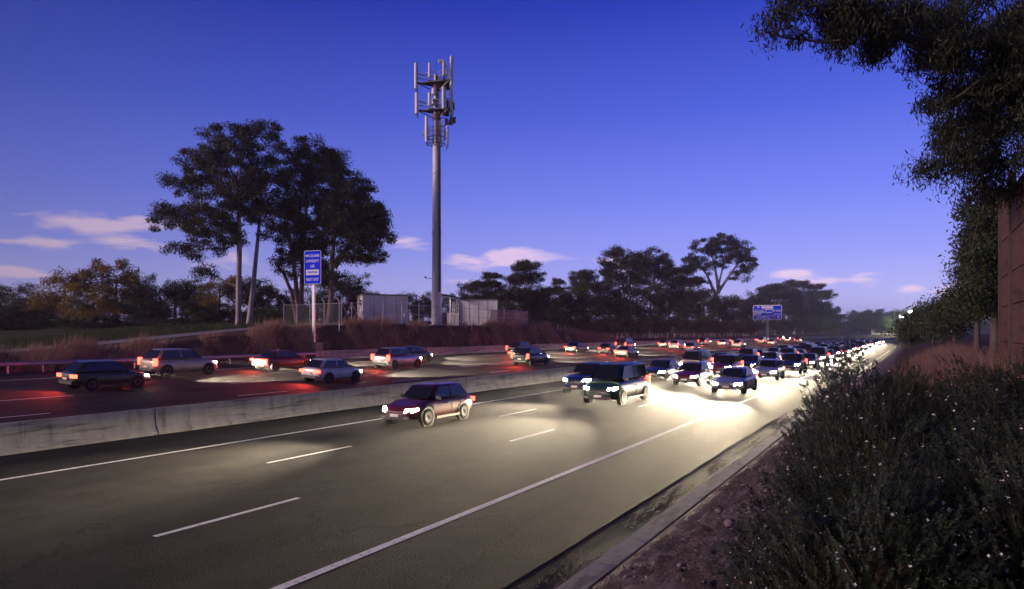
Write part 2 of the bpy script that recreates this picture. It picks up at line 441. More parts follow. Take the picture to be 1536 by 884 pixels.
def ground_z(x, y, rough=True):
    x = np.asarray(x, float); y = np.asarray(y, float)
    xr = x - crv(y); s = zs(y)
    z = np.interp(xr, [-22.4, -3.95, -3.79, -3.0, -1.2, 2.0, 9, 60, 400], [-.07, -.07, .03, .34, 1.35, 2.55, 3.0, 4.0, 9])
    farr = np.interp(xr, [-48.2, -23.0, -22.4], [.90, -.03, -.07])
    z = np.where(xr < -22.4, farr, z)
    t1 = np.clip((-48.2 - xr) / .9, 0, 1); z = np.where(xr < -48.2, .90 + .12 * t1, z)
    t2 = np.clip((-49.1 - xr) / 3.4, 0, 1); t2 = t2 * t2 * (3 - 2 * t2)
    z = np.where(xr < -49.1, 1.02 + (s - 1.02) * t2, z)
    z = z + np.where(xr < -62, .012 * (-62 - xr), 0) * ss(-62, -140, xr)
    hill = 9.0 * ss(330, 800, y) * ss(-56, -330, xr) + 6 * ss(300, 700, y) * ss(4, 60, xr)
    z = z + hill
    if rough:
        m = ss(-3.6, -2.2, xr) * .10 + ss(-49.5, -51, xr) * .16 * (1 - ss(-52.3, -53.2, xr)) + ss(-63, -66, xr) * .22
        nz = (np.sin(x * 1.9 + y * .7) + np.sin(x * .8 - y * 1.7 + 1) + .7 * np.sin(x * 4.1 + y * 3.3) + .5 * np.sin(x * 7.3 - y * 6.1 + 2)) / 3.2
        z = z + m * nz
        mm = ss(-3.75, -3.2, xr) * (1 - ss(2, 6, xr)) * (1 - ss(30, 60, y))
        z = z + mm * .065 * (np.sin(x * 13 + 3 * np.sin(y * 5)) + np.sin(y * 11 + 2 * np.sin(x * 7)) + .6 * np.sin(x * 23 - y * 19))
    return z


def gz(x, y): return float(ground_z(x, y))


def grid_obj(name, xs, ys, zfun, m, warp=True, smooth=True):
    X, Y = np.meshgrid(xs, ys)
    XX = X + (crv(Y) if warp else 0)
    Z = zfun(X, Y, XX)
    V = np.stack([XX, Y, Z], -1).reshape(-1, 3)
    nx, ny = len(xs), len(ys)
    i = np.arange(ny - 1)[:, None] * nx + np.arange(nx - 1)[None, :]
    Fq = np.stack([i, i + 1, i + 1 + nx, i + nx], -1).reshape(-1, 4)
    me = bpy.data.meshes.new(name)
    me.vertices.add(len(V)); me.vertices.foreach_set('co', V.reshape(-1).astype(np.float32))
    me.loops.add(Fq.size); me.loops.foreach_set('vertex_index', Fq.reshape(-1).astype(np.int32))
    me.polygons.add(len(Fq)); me.polygons.foreach_set('loop_start', np.arange(0, Fq.size, 4, dtype=np.int32))
    me.polygons.foreach_set('loop_total', np.full(len(Fq), 4, np.int32))
    me.update(calc_edges=True); me.materials.append(m)
    if smooth: me.polygons.foreach_set('use_smooth', np.ones(len(Fq), bool))
    return link(name, me)


def ground_material():
    m = bpy.data.materials.new('ground_soil'); m.use_nodes = True
    nt = m.node_tree; N = nt.nodes; L = nt.links; b = N['Principled BSDF']
    g = N.new('ShaderNodeNewGeometry'); pos = g.outputs['Position']
    sp = N.new('ShaderNodeSeparateXYZ'); L.new(pos, sp.inputs[0])

    def noise(s, d=6, r=.6):
        n = N.new('ShaderNodeTexNoise'); n.inputs['Scale'].default_value = s; n.inputs['Detail'].default_value = d; n.inputs['Roughness'].default_value = r
        L.new(pos, n.inputs['Vector']); return n.outputs[0]

    def ramp(src, stops):
        r = N.new('ShaderNodeValToRGB'); L.new(src, r.inputs[0]); e = r.color_ramp.elements
        e[0].position, e[0].color = stops[0][0], (*stops[0][1], 1); e[1].position, e[1].color = stops[-1][0], (*stops[-1][1], 1)
        for p, c in stops[1:-1]: q = e.new(p); q.color = (*c, 1)
        return r.outputs[0]

    def mix(f, a, c):
        n = N.new('ShaderNodeMix'); n.data_type = 'RGBA'; L.new(f, n.inputs[0]); L.new(a, n.inputs[6]); L.new(c, n.inputs[7]); return n.outputs[2]

    def mr(src, a, c):
        n = N.new('ShaderNodeMapRange'); L.new(src, n.inputs[0]); n.inputs[1].default_value = a; n.inputs[2].default_value = c; n.interpolation_type = 'SMOOTHSTEP'; return n.outputs[0]
    rock = ramp(noise(2.6, 10, .7), [(.30, (.03, .024, .026)), (.48, (.11, .088, .092)), (.60, (.19, .155, .16)), (.75, (.10, .075, .07))])
    soil = ramp(noise(.7, 8), [(.3, (.05, .035, .025)), (.55, (.10, .068, .045)), (.75, (.14, .10, .062))])
    green = ramp(noise(.5, 8), [(.3, (.022, .034, .012)), (.6, (.05, .062, .022)), (.8, (.085, .075, .035))])
    c = mix(mr(sp.outputs[0], -64, -61), green, soil)
    c = mix(mr(sp.outputs[0], -8, -4), c, rock)
    litter = ramp(noise(9, 6), [(.4, (.025, .018, .014)), (.65, (.085, .055, .038))])
    c = mix(mr(sp.outputs[0], -2.0, -.8), c, litter)
    L.new(c, b.inputs['Base Color']); b.inputs['Roughness'].default_value = .92; b.inputs['Specular IOR Level'].default_value = .15
    bp = N.new('ShaderNodeBump'); bp.inputs['Strength'].default_value = 1.0; bp.inputs['Distance'].default_value = .12
    L.new(noise(14, 8, .7), bp.inputs['Height']); L.new(bp.outputs[0], b.inputs['Normal'])
    return m


M['ground'] = ground_material()
xs = np.concatenate([[-1500, -1000, -600, -400, -300, -220, -170], np.arange(-140, -66, 4), np.arange(-66, -48, .6), [-48.2, -47.6, -40, -32, -23, -22.4, -14, -4.3, -4.0],
                     np.arange(-3.85, 3, .13), np.arange(3, 10, .8), [12, 16, 22, 30, 45, 60, 90, 140, 250, 400, 900, 1500]])
ys = np.concatenate([[-900, -500, -300, -120, -60, -30, -15, -8, -4], np.arange(-2, 22, .16), np.arange(22, 140, 1.5), np.arange(140, 520, 6), np.arange(520, 900, 25), [1000, 1300, 1800]])
g = grid_obj('ground', xs, ys, lambda X, Y, XX: ground_z(XX, Y), M['ground'], warp=False)
tag(g, kind='structure')

ry = np.concatenate([np.arange(-60, 250, 10), np.arange(250, 620, 5)]).astype(float)
road = tag(grid_obj('near_carriageway', np.array([-22.45, -16, -10, -4.85]), ry, lambda X, Y, XX: 0 * X, M['asphalt']), kind='structure')
road2 = tag(grid_obj('far_carriageway', np.array([-48.3, -40, -32, -23.0]), ry, lambda X, Y, XX: zf(X), M['asphalt_far']), kind='structure')
tag(grid_obj('roadside_gutter', np.array([-4.85, -4.55, -4.2]), ry, lambda X, Y, XX: np.interp(X, [-4.85, -4.55, -4.2], [-.008, -.03, -.01]), M['gutter']), kind='structure')
kerb = tag(grid_obj('concrete_kerb', np.array([-4.2, -4.195, -3.80, -3.795]), ry[ry >= 60], lambda X, Y, XX: np.interp(X, [-4.2, -4.195, -3.80, -3.795], [-.06, .028, .034, -.06]), M['conc2'], smooth=False), kind='structure')
mb = MB(); mb.prism([(-.2, -.08), (.2, -.08), (.2, .03), (.185, .042), (-.185, .034), (-.2, .022)], .006, 2.394); me_k = mb.mesh('kerb_stone', M['conc2'])
for k in range(33): link('kerb_stone', me_k, kerb, (-4.0 + random.uniform(-.006, .006), -19.2 + k * 2.4, random.uniform(-.006, .004)), (0, 0, random.uniform(-.002, .002)))
py_ = np.arange(-40, 66, 2.0)
tag(grid_obj('service_path', np.array([-60.6, -58.5, -56.4]), py_, lambda X, Y, XX: zs(Y) + .05 + 0 * X, M['path'], warp=False), kind='structure')


def stripe(name, parent, x, wd, y0, y1, zfun, step=6.0):
    n = max(2, int((y1 - y0) / step) + 1)
    yy = np.linspace(y0, y1, n)
    o = grid_obj(name, np.array([x - wd / 2, x + wd / 2]), yy, lambda X, Y, XX: zfun(X) + .006, M['line'])
    o.parent = parent
    return o


flat = lambda X: 0 * X
stripe('edge_line', road, -7.5, .17, -40, 560, flat)
stripe('edge_line', road, -18.75, .15, -40, 560, flat)
stripe('edge_line', road2, -25.6, .15, -40, 560, zf)
stripe('edge_line', road2, -44.2, .15, -40, 560, zf)


def dashes(parent, x, zfun, y0, y1, ph):
    base = None
    y = y0 + ph
    while y < y1:
        if y + 3.2 < 255:
            if base is None:
                o = stripe('lane_dash', parent, x, .13, 0, 3.2, zfun, 4); base = o.data
            else: o = link('lane_dash', base, parent)
            o.location = (0, y, 0)
        else:
            stripe('lane_dash', parent, x, .13, y, y + 3.2, zfun, 4)
        y += 12.0


for x, ph in ((-11.25, 1.0), (-15.0, 6.5)): dashes(road, x, flat, -6, 330, ph)
for x, ph in ((-29.8, 5.0), (-35.0, 8.5), (-39.6, 3.0)): dashes(road2, x, zf, -6, 330, ph)

# ------------------------------------------------------------------ barriers
FSH = [(-.30, -.02), (.30, -.02), (.30, .08), (.14, .33), (.085, .90), (-.085, .90), (-.14, .33), (-.30, .08)]


def barrier(name, x, y0, y1, zb, h, label, cat, L=6.0):
    root = empty(name, (x, y0, zb)); tag(root, label, cat)
    mb = MB(); k = h / .9
    c = .012
    mb.prism([(a, b * k) for a, b in FSH], c, L - c)
    me = mb.mesh('barrier_segment', M['conc'])
    y = y0; i = 0
    while y < y1:
        dx = float(crv(y)); dx2 = float(crv(y + L))
        o = link('barrier_segment', me, root, (dx + random.uniform(-.012, .012), y - y0, random.uniform(-.006, .006)), (0, 0, -math.atan2(dx2 - dx, L) + random.uniform(-.0015, .0015)))
        y += L; i += 1
    return root


barrier('median_barrier', -22.72, -21.9, 420, 0.0, .90, 'pale concrete safety barrier dividing the two carriageways, running the length of the road', 'barrier')
ZE = float(zf(-48.2))
barrier('roadside_barrier', -48.55, 46.0, 420, ZE - .03, .90, 'concrete safety barrier along the far edge of the road below the grassy bank', 'barrier')

gr = empty('guard_rail', (-48.5, -6, ZE)); tag(gr, 'steel guard rail on posts along the far road edge, left of the blue exit sign', 'guard rail')
wp = [(0, .46), (.03, .47), (.075, .52), (.03, .575), (.03, .615), (.075, .67), (.03, .72), (0, .73), (-.012, .72), (.016, .66), (.05, .67), (.016, .60), (.016, .59), (.05, .52), (.016, .53), (-.012, .47)]
wp = [(0, .46), (.035, .48), (.075, .525), (.03, .58), (.03, .61), (.075, .665), (.035, .715), (0, .735), (-.01, .735), (.022, .70), (.058, .665), (.015, .62), (.015, .57), (.058, .525), (.022, .49), (-.01, .46)]
mb = MB(); mb.prism(wp, 0.02, 3.98); me_r = mb.mesh('rail', M['galv'])
mb = MB(); mb.box((-.08, 0, .32), (.12, .09, .84)); me_p = mb.mesh('post', M['galv'])
for k in range(13): link('rail', me_r, gr, (0, k * 4.0, 0))
for k in range(26): link('post', me_p, gr, (-.01, .7 + k * 2.0, 0))
# slim white delineators behind the rail
mb = MB(); mb.box((0, 0, .55), (.03, .10, 1.1)); me_d = mb.mesh('stake', M['white'])
mb = MB(); mb.box((.02, 0, .98), (.012, .07, .12)); me_dr = mb.mesh('reflector', M['galv'])
for y, wh in ((18.5, 'nearest the left end of the guard rail'), (30.2, 'beside the middle of the guard rail'), (42.0, 'at the right end of the guard rail')):
    d = empty('roadside_marker', (-49.0, y, gz(-49.0, y) - .02)); tag(d, 'slim white marker post ' + wh, 'marker post', 'marker posts behind the guard rail')
    link('stake', me_d, d); link('reflector', me_dr, d)


# ------------------------------------------------------------------ road signs
def text(body, size, parent, loc, rot, m, name='lettering', sx=1.0, align='CENTER', off=.004):
    cu = bpy.data.curves.new(name, 'FONT'); cu.body = body; cu.size = size; cu.align_x = align; cu.align_y = 'CENTER'
    cu.extrude = .004; cu.offset = off; cu.resolution_u = 3
    cu.materials.append(m)
    t = bpy.data.objects.new(name, cu); COL.objects.link(t)
    me = bpy.data.meshes.new_from_object(t.evaluated_get(bpy.context.evaluated_depsgraph_get())); bpy.data.objects.remove(t)
    if not me.materials: me.materials.append(m)
    return link(name, me, parent, loc, rot, (sx, 1, 1))


def rounded(wd, h, r, y0, y1, n=5):
    prof = []
    for cx, cz, a0 in ((wd / 2 - r, h / 2 - r, 0), (-wd / 2 + r, h / 2 - r, 90), (-wd / 2 + r, -h / 2 + r, 180), (wd / 2 - r, -h / 2 + r, 270)):
        for k in range(n + 1):
            a = R(a0 + 90 * k / n); prof.append((cx + r * math.cos(a), cz + r * math.sin(a)))
    mb = MB(); mb.prism(prof, y0, y1); return mb


# exit sign on its concrete block
sx, sy = -50.1, 47.2
sg = empty('exit_sign', (sx, sy, gz(sx, sy) - .15)); tag(sg, 'tall blue sign with white lettering on one post beside the guard rail end', 'road sign')
sg.rotation_euler = (0, 0, R(12))
mb = MB(); mb.box((0, 0, .55), (1.5, 1.2, 1.1)); mb.build('footing', M['conc2'], sg)
mb = MB(); mb.box((0, .12, 3.9), (.26, .20, 6.0)); mb.build('post', M['galv'], sg)
zc = 8.35
mb = rounded(1.9, 3.25, .16, 0, .04); pb = mb.build('border', M['white'], sg, loc=(0, -.09, zc))
mb = rounded(1.82, 3.17, .13, -.008, .0); mb.build('face', M['blue'], sg, loc=(0, -.09, zc))
for t, z, s, k in (('MACQUARIE', 1.12, .36, .76), ('UNIVERSITY', .60, .36, .76), ('USE', .10, .36, .85), ('NEXT EXIT', -1.18, .38, .76)):
    text(t, s, sg, (0, -.101, zc + z), (R(90), 0, 0), M['white'], sx=k, off=.004)
mb = rounded(1.45, .52, .06, -.006, 0); mb.build('white_patch', M['white'], sg, loc=(0, -.1, zc - .48))
text('CHRISTIE RD', .27, sg, (0, -.110, zc - .48), (R(90), 0, 0), M['blue'], sx=.78, off=.006)
for dz in (-1.2, 1.2):
    mb = MB(); mb.box((0, -.03, zc + dz), (1.5, .06, .08)); mb.build('bracket', M['galv'], sg)

# wide toll sign further along
p = px(1151, 502, 262)
tx, ty = p.x, p.y
sg2 = empty('toll_sign', (tx, ty, gz(tx, ty) - .1)); tag(sg2, 'wide blue information sign with white lettering on a single post far along the road', 'road sign')
S = 262 / F
zt = 3.5 + 31 * S - sg2.location.z
mb = MB(); mb.box((0, .25, zt / 2), (.85, .35, zt)); mb.build('post', M['galv'], sg2)
W2, H2 = 38 * S / .93, 22.5 * S
sg2.rotation_euler = (0, 0, R(4))
rounded(W2, H2, .7, -.02, .05).build('border', M['white'], sg2, loc=(0, -.02, zt))
rounded(W2 - .5, H2 - .5, .5, -.03, 0).build('face', M['blue'], sg2, loc=(0, -.05, zt))


def bar(x0, x1, z0, z1, m='white', name='lettering'):
    mb = MB(); mb.box(((x0 + x1) / 2 * W2, -.09, zt + (z0 + z1) / 2 * H2), ((x1 - x0) * W2, .02, (z1 - z0) * H2)); mb.build(name, M[m], sg2)


bar(-.47, .47, .165, .18, name='rule'); bar(-.47, .47, -.215, -.20, name='rule'); bar(.17, .18, -.45, -.215, name='rule')
bar(-.2, .2, .27, .42, name='logo_bar'); bar(-.08, .2, .20, .245); bar(-.35, -.28, .32, .42, name='emblem')
for r_, segs in ((.09, ((-.45, -.30), (-.28, -.12), (-.08, -.03), (.17, .26), (.30, .36), (.38, .45))), (-.01, ((-.45, -.33), (-.31, -.17), (-.15, -.10), (-.06, .16))), (-.11, ((-.45, -.36), (-.34, -.22), (.22, .30), (.33, .37), (.39, .45))),
                 (-.28, ((-.34, -.22), (-.20, -.05), (-.02, .06))), (-.38, ((-.40, -.30), (-.28, -.16), (-.14, .12)))):
    for a, b in segs: bar(a, b, r_ - .025, r_ + .03)
M['tag_red'] = mat('sign_red', (.55, .12, .12), .5)
for cx_, m_ in ((.25, 'tag_red'), (.38, 'white')):
    mb = MB(); mb.tube([(cx_ * W2, -.07, zt - .33 * H2), (cx_ * W2, -.11, zt - .33 * H2)], .42, 14); mb.build('emblem', M[m_], sg2)

# ------------------------------------------------------------------ mobile phone tower
TD = 92.0; TS = TD / F
tp = px(655, 487, TD)
tz = gz(tp.x, tp.y)
tower = empty('phone_tower', (tp.x, tp.y, tz)); tag(tower, 'tall grey steel monopole with three tiers of phone antennas beside white equipment shelters', 'phone tower')
tower.rotation_euler = (0, 0, YAW + math.atan((655 - 768) / F) * -1)      # local +x to the right as seen, +y away


def tv(v): return CAM_Z + (500 - v) * TS - tz      # local height of a photo row


mb = MB(); mb.tube([(0, 0, -.3), (0, 0, 4.2), (0, 0, 4.2), (0, 0, tv(215)), (0, 0, tv(215)), (0, 0, tv(113))], [.72, .70, .64, .54, .46, .38], 20)
po = mb.build('pole', M['pole'], tower, smooth=True); smooth_sharp(po.data, 50)
mb = MB(); mb.tube([(0, 0, 0), (0, 0, .12)], 1.05, 20); mb.build('base_flange', M['pole'], tower)
for zz in (4.25, 12.5, 20.5, tv(215)):
    mb = MB(); rr = .72 - zz * .0055; mb.tube([(0, 0, zz - .09), (0, 0, zz + .09)], rr + .05, 20); mb.build('collar', M['pole'], tower)
mb = MB(); mb.box((.38, -.62, tv(215) / 2 + 2), (.30, .12, tv(215) - 5)); mb.build('cable_tray', M['steel_dark'], tower)
mb = MB()
for k in range(60):
    zz = 4 + k * .42; s = 1 if k % 2 else -1
    rr = .64 - zz * .0035
    mb.beam((s * .18, -rr, zz), (s * .18, -rr - .2, zz), .025, .025)
mb.build('step_pegs', M['galv'], tower)
mb = MB(); mb.beam((-.6, 0, tv(418)), (-1.5, 0, tv(418) + .05), .07, .07); mb.beam((-1.5, 0, tv(418) + .05), (-1.5, 0, tv(418) + .3), .2, .1); mb.build('lamp_arm', M['steel_dark'], tower)
for dz, m_ in ((tv(140), 'antenna'), (tv(155.5), 'antenna')):
    mb = MB(); mb.tube([(-.34, -.5, dz - .38), (-.34, -.5, dz + .38)], .34, 14); mb.build('signal_drum', M[m_], tower, smooth=False)
    mb = MB(); mb.box((-.3, -.25, dz), (.1, .4, .5)); mb.build('drum_bracket', M['steel_dark'], tower)
mb = MB(); mb.tube([(0, 0, tv(136)), (0, 0, tv(128))], .50, 16); mb.build('rust_band', M['rust'], tower)
mb = MB(); mb.tube([(0, 0, tv(181)), (0, 0, tv(172))], .53, 16); mb.build('rust_band', M['rust'], tower)


def panel_antenna(x, y, z0, z1, wd, ang, dome=False):
    mb = MB()
    d = wd * .55; prof = []
    for k in range(7):
        a = math.pi * k / 6; prof.append((math.cos(a) * wd / 2, -math.sin(a) * d * .55 - d * .3))
    prof += [(-wd / 2, d * .3), (wd / 2, d * .3)]
    n = len(prof)
    vs = [(p_[0], p_[1], z0) for p_ in prof] + [(p_[0], p_[1], z1) for p_ in prof]
    fs = [(i, (i + 1) % n, (i + 1) % n + n, i + n) for i in range(n)] + [tuple(range(n))[::-1], tuple(range(n, 2 * n))]
    mb.add(vs, fs)
    if dome:
        mb.tube([(0, -d * .2, z1), (0, -d * .2, z1 + .18), (0, -d * .2, z1 + .30), (0, -d * .2, z1 + .36)], [wd * .62, wd * .6, wd * .4, .02], 12)
    o = mb.build('panel_antenna', M['antenna'], tower, loc=(x, y, 0), rot=(0, 0, ang)); smooth_sharp(o.data, 40)
    m2 = MB(); m2.tube([(0, d * .3 + .12, z0 - .35), (0, d * .3 + .12, z1 + .1)], .055, 8)
    for f in (.15, .85):
        zz = z0 + (z1 - z0) * f; m2.box((0, d * .3 + .05, zz), (.12, .16, .12))
    for k in (-1, 1): m2.tube([(k * wd * .2, 0, z0), (k * wd * .2, 0, z0 - .22), (k * wd * .1, d * .3 + .1, z0 - .4), (0, d * .3 + .3, z0 - .5)], .03, 6)
    m2.build('mount', M['steel_dark'], o)
    return o


def headframe(zp, rad, hrail):
    """triangular working platform with rails: corners left, right front, right back"""
    cs = [Vector((-rad, 0, zp)), Vector((rad * .66, -rad * .72, zp)), Vector((rad * .66, rad * .72, zp))]
    mb = MB()
    for i in range(3):
        a, b = cs[i], cs[(i + 1) % 3]
        mb.beam(a, b, .14, .16)
        mb.beam(a * 1, Vector((0, 0, zp)), .12, .14)
        mb.beam(a + Vector((0, 0, -.05)), Vector((0, 0, zp - 1.15)), .10, .10)
        mb.beam((a + b) / 2, Vector((0, 0, zp)), .10, .10)
    mb.build('platform_frame', M['steel_dark'], tower)
    mb = MB(); mb.add([c * .98 + Vector((0, 0, .085 - .02 * 0)) for c in cs] + [c * .98 + Vector((0, 0, .12)) for c in cs], [(0, 2, 1), (3, 4, 5), (0, 1, 4, 3), (1, 2, 5, 4), (2, 0, 3, 5)])
    for v in mb.v: v.z = zp + (.09 if mb.v.index(v) < 3 else .12)
    mb.build('grating', M['steel_dark'], tower)
    mb = MB()
    for i in range(3):
        a, b = cs[i], cs[(i + 1) % 3]
        for h in (hrail * .55, hrail): mb.tube([a + Vector((0, 0, h)), b + Vector((0, 0, h))], .04, 6)
        for f in (0, .33, .66): mb.tube([a.lerp(b, f), a.lerp(b, f) + Vector((0, 0, hrail))], .04, 6)
        mb.tube([a + Vector((0, 0, hrail)), Vector((0, 0, zp + hrail * .4))], .035, 6)
    mb.build('railing', M['galv'], tower)
    return cs


# top tier
headframe(tv(126), 2.55, 1.25)
panel_antenna(-2.75, -.1, tv(135), tv(97), .52, R(-62))
panel_antenna(-.95, -1.0, tv(121), tv(99.5), .34, R(-25))
panel_antenna(.95, -1.85, tv(121), tv(100), .34, R(10))
panel_antenna(1.95, -1.6, tv(133.5), tv(94), .42, R(40), True)
panel_antenna(1.9, 1.7, tv(131), tv(101), .42, R(120))
panel_antenna(1.25, .6, tv(112), tv(101), .42, R(80))
for (x_, y_, v_) in ((1.3, -1.2, 103), (.75, -1.3, 98)):
    mb = MB(); mb.tube([(x_, y_, tv(v_)), (x_ - .5, y_ - .1, tv(v_))], [.30, .22], 12); mb.build('radio_unit', M['antenna'], tower)
mb = MB(); mb.tube([(-.1, 0, tv(113)), (-.1, 0, tv(92))], [.03, .015], 6); mb.build('lightning_rod', M['steel_dark'], tower)
# middle tier
headframe(tv(167), 2.45, 1.2)
panel_antenna(-2.65, -.2, tv(172.5), tv(141.5), .48, R(-40))
panel_antenna(-.95, -1.1, tv(163.5), tv(144), .40, R(-20))
panel_antenna(.95, -1.9, tv(170), tv(138), .50, R(20))
panel_antenna(1.95, -1.5, tv(172), tv(140), .36, R(50))
panel_antenna(2.15, 1.4, tv(166), tv(144), .40, R(120))
for (x_, y_, v0, v1) in ((2.2, -.6, 166, 156), (2.35, .3, 183, 174), (1.95, -.9, 190, 179), (1.3, -1.0, 190, 181), (1.55, .8, 160, 148)):
    mb = MB(); mb.box((x_, y_, tv((v0 + v1) / 2)), (.42, .3, (v0 - v1) * TS)); mb.build('radio_unit', M['steel_dark'], tower)
mb = MB()
for k in range(7): 
    a = k * .9; mb.tube([(1.2 + .25 * math.cos(a), -.8 + .3 * math.sin(a), tv(150)), (1.9, -.5 + .1 * k, tv(172)), (1.6 + .06 * k, -.5, tv(187)), (.5, -.35, tv(192)), (.3, -.5, tv(205))], .035, 6)
mb.build('cables', M['black'], tower)
# lower ring
mb = MB(); zr = tv(207.5); ring = []
for k in range(25):
    a = 2 * math.pi * k / 24; ring.append((1.15 * math.cos(a), 1.15 * math.sin(a), zr))
mb.tube(ring, .07, 6, False)
mb.tube([(p_[0], p_[1], zr - 1.2 + .35) for p_ in ring], .05, 6, False)
mb.tube([(p_[0], p_[1], tv(193)) for p_ in ring], .035, 6, False)
mb.tube([(p_[0], p_[1], tv(200)) for p_ in ring], .03, 6, False)
for k in range(12):
    a = 2 * math.pi * k / 12; c_, s_ = math.cos(a), math.sin(a)
    mb.tube([(1.15 * c_, 1.15 * s_, tv(193)), (1.15 * c_, 1.15 * s_, zr)], .03, 6)
    if k % 2 == 0: mb.tube([(1.15 * c_, 1.15 * s_, zr), (.95 * c_, .95 * s_, zr - .6), (.55 * c_, .55 * s_, zr - 1.1)], .045, 6)
mb.build('ring_platform', M['steel_dark'], tower)
panel_antenna(-1.35, -.35, tv(214.5), tv(176.5), .42, R(-35))
panel_antenna(1.45, -.5, tv(220), tv(181), .28, R(40))
panel_antenna(.5, 1.4, tv(214), tv(178), .40, R(170))
for (x_, y_, v_) in ((-1.75, -.2, 201), (1.15, -.4, 201)):
    mb = MB(); mb.box((x_, y_, tv(v_)), (.25, .3, .6)); mb.build('radio_unit', M['antenna'], tower)
mb = MB()
for x_ in (-.12, 0, .12): mb.tube([(x_, -.46, tv(113)), (x_, -.58, tv(160)), (x_, -.60, tv(215))], .05, 6)
mb.build('feeder_cables', M['steel_dark'], tower)

# ------------------------------------------------------------------ equipment shelters
def shelter(name, u0, u1, v0, v1, d, rot, side, m, label):
    c = px((u0 + u1) / 2, v1, d); s = d / F
    rz = YAW - math.atan(((u0 + u1) / 2 - 768) / F) + rot
    z0 = gz(c.x, c.y)
    o = empty(name, (c.x, c.y, z0), rz); tag(o, label, 'shelter', 'equipment shelters in the compound')
    wd = (u1 - u0) * s / max(.6, math.cos(rot)); h = CAM_Z + (500 - v0) * s - z0
    dep = side
    mb = MB(); mb.box((0, 0, .12), (wd + .3, dep + .3, .3)); mb.build('slab', M['conc2'], o)
    mb = MB(); mb.box((0, 0, (h + .27) / 2), (wd, dep, h - .27)); mb.build('wall', M[m], o)
    mb = MB(); mb.box((0, 0, h + .05), (wd + .22, dep + .22, .13)); mb.box((0, 0, h + .14), (wd + .05, dep + .05, .06)); mb.build('roof', M['roofmetal'], o)
    n = max(3, int(wd / 1.2))
    meb = MB(); meb.box((0, 0, 0), (.05, .03, h - .4)); seam = meb.mesh('seam', M['roofmetal'])
    for k in range(1, n): link('seam', seam, o, (-wd / 2 + wd * k / n, -dep / 2 - .012, h / 2 + .1))
    for sx_ in (-1, 1):
        mb = MB(); mb.box((sx_ * (wd / 2), -dep / 2, h / 2 + .1), (.1, .1, h - .3)); mb.build('corner_trim', M['cabin'], o)
    return o, wd, dep, h


s1, wd, dep, h = shelter('equipment_shelter', 541, 606, 444.5, 487, 86, R(14), 3.0, 'cabin', 'beige equipment shelter behind the wire fence, left of the phone tower')
mb = MB(); mb.box((-wd / 2 - .03, .2, 1.25), (.06, .95, 2.1)); dd = mb.build('door', M['cabin2'], s1)
mb = MB(); mb.box((-wd / 2 - .09, .5, 1.25), (.05, .06, .2)); mb.build('handle', M['steel_dark'], dd)
for dz in (0, .35):
    mb = MB(); mb.box((-wd / 2 - .10, -.9 + dz * .6, h - .7 - dz), (.2, .45, .28)); mb.build('vent', M['steel_dark'], s1)
s2, wd, dep, h = shelter('equipment_shelter', 692, 746, 451.5, 489, 105, R(-4), 3.2, 'cabin2', 'pale grey equipment shelter behind the wire fence, right of the phone tower')
for k in range(3):
    mb = MB(); mb.box((-wd / 2 - .55 - k * .62, -dep / 2 + .5, 1.1), (.5, .55, 1.9 + .25 * (k % 2))); q = mb.build('equipment_cabinet', M['cabin'], s2)
    m2 = MB(); m2.box((-wd / 2 - .55 - k * .62, -dep / 2 + .215, 1.15), (.40, .02, 1.5)); m2.build('cabinet_door', M['cabin2'], q)
mb = MB()
for k in range(4):
    x_ = -wd / 2 - .3 - k * .28
    mb.tube([(x_ - .9, -dep / 2 - .2, h - .15), (x_, -dep / 2 - .2, h - .2), (x_ + .08, -dep / 2 - .2, h - .45), (x_ + .08, -dep / 2 - .2, .1)], .05, 8)
mb.build('conduit', M['galv'], s2)
# cable bridge from the pole to the shelter
lp = Vector((-wd / 2 + .3, -dep / 2 + .2, h + .25))
wp_ = Matrix.Rotation(s2.rotation_euler.z, 3, 'Z') @ lp + s2.location
pa = Vector((tp.x, tp.y, 0)); dirb = (Vector((wp_.x, wp_.y, 0)) - pa); dl = dirb.length; dirb.normalize()
cb = empty('cable_bridge', (tp.x, tp.y, tz)); tag(cb, 'overhead cable tray bending from the foot of the phone tower onto the grey shelter', 'cable tray')
a0 = dirb * .72; z1 = wp_.z - tz
mb = MB(); mb.tube([a0 + Vector((0, 0, z1 + 4.5)), a0 + Vector((0, 0, z1 + 1.0)), a0 + dirb * .25 + Vector((0, 0, z1 + .3)), a0 + dirb * .9 + Vector((0, 0, z1 + .1)), dirb * dl + Vector((0, 0, z1))], .14, 8)
mb.build('cable_bundle', M['black'], cb)
mb = MB(); mb.beam(a0 + Vector((0, 0, z1 - .12)), dirb * dl + Vector((0, 0, z1 - .15)), .5, .08); mb.build('tray', M['galv'], cb)
mb = MB(); mb.beam(dirb * (dl * .5) + Vector((0, 0, 0)), dirb * (dl * .5) + Vector((0, 0, z1 - .12)), .1, .1); mb.build('support_post', M['galv'], cb)

# ------------------------------------------------------------------ compound fence
FX = -52.95
fz = lambda y: gz(FX, y)
fence = empty('compound_fence', (FX, 53, 0)); tag(fence, 'chain link fence on steel posts around the tower compound on the bank', 'fence')
mb = MB(); mb.tube([(0, 0, 0), (0, 0, 2.75)], .045, 8); me_post = mb.mesh('post', M['galv'])
mb = MB(); mb.tube([(0, 0, 0), (0, 0, 2.45), (-.06, 0, 2.65), (-.38, 0, 2.98)], .045, 8); me_bent = mb.mesh('post', M['galv'])


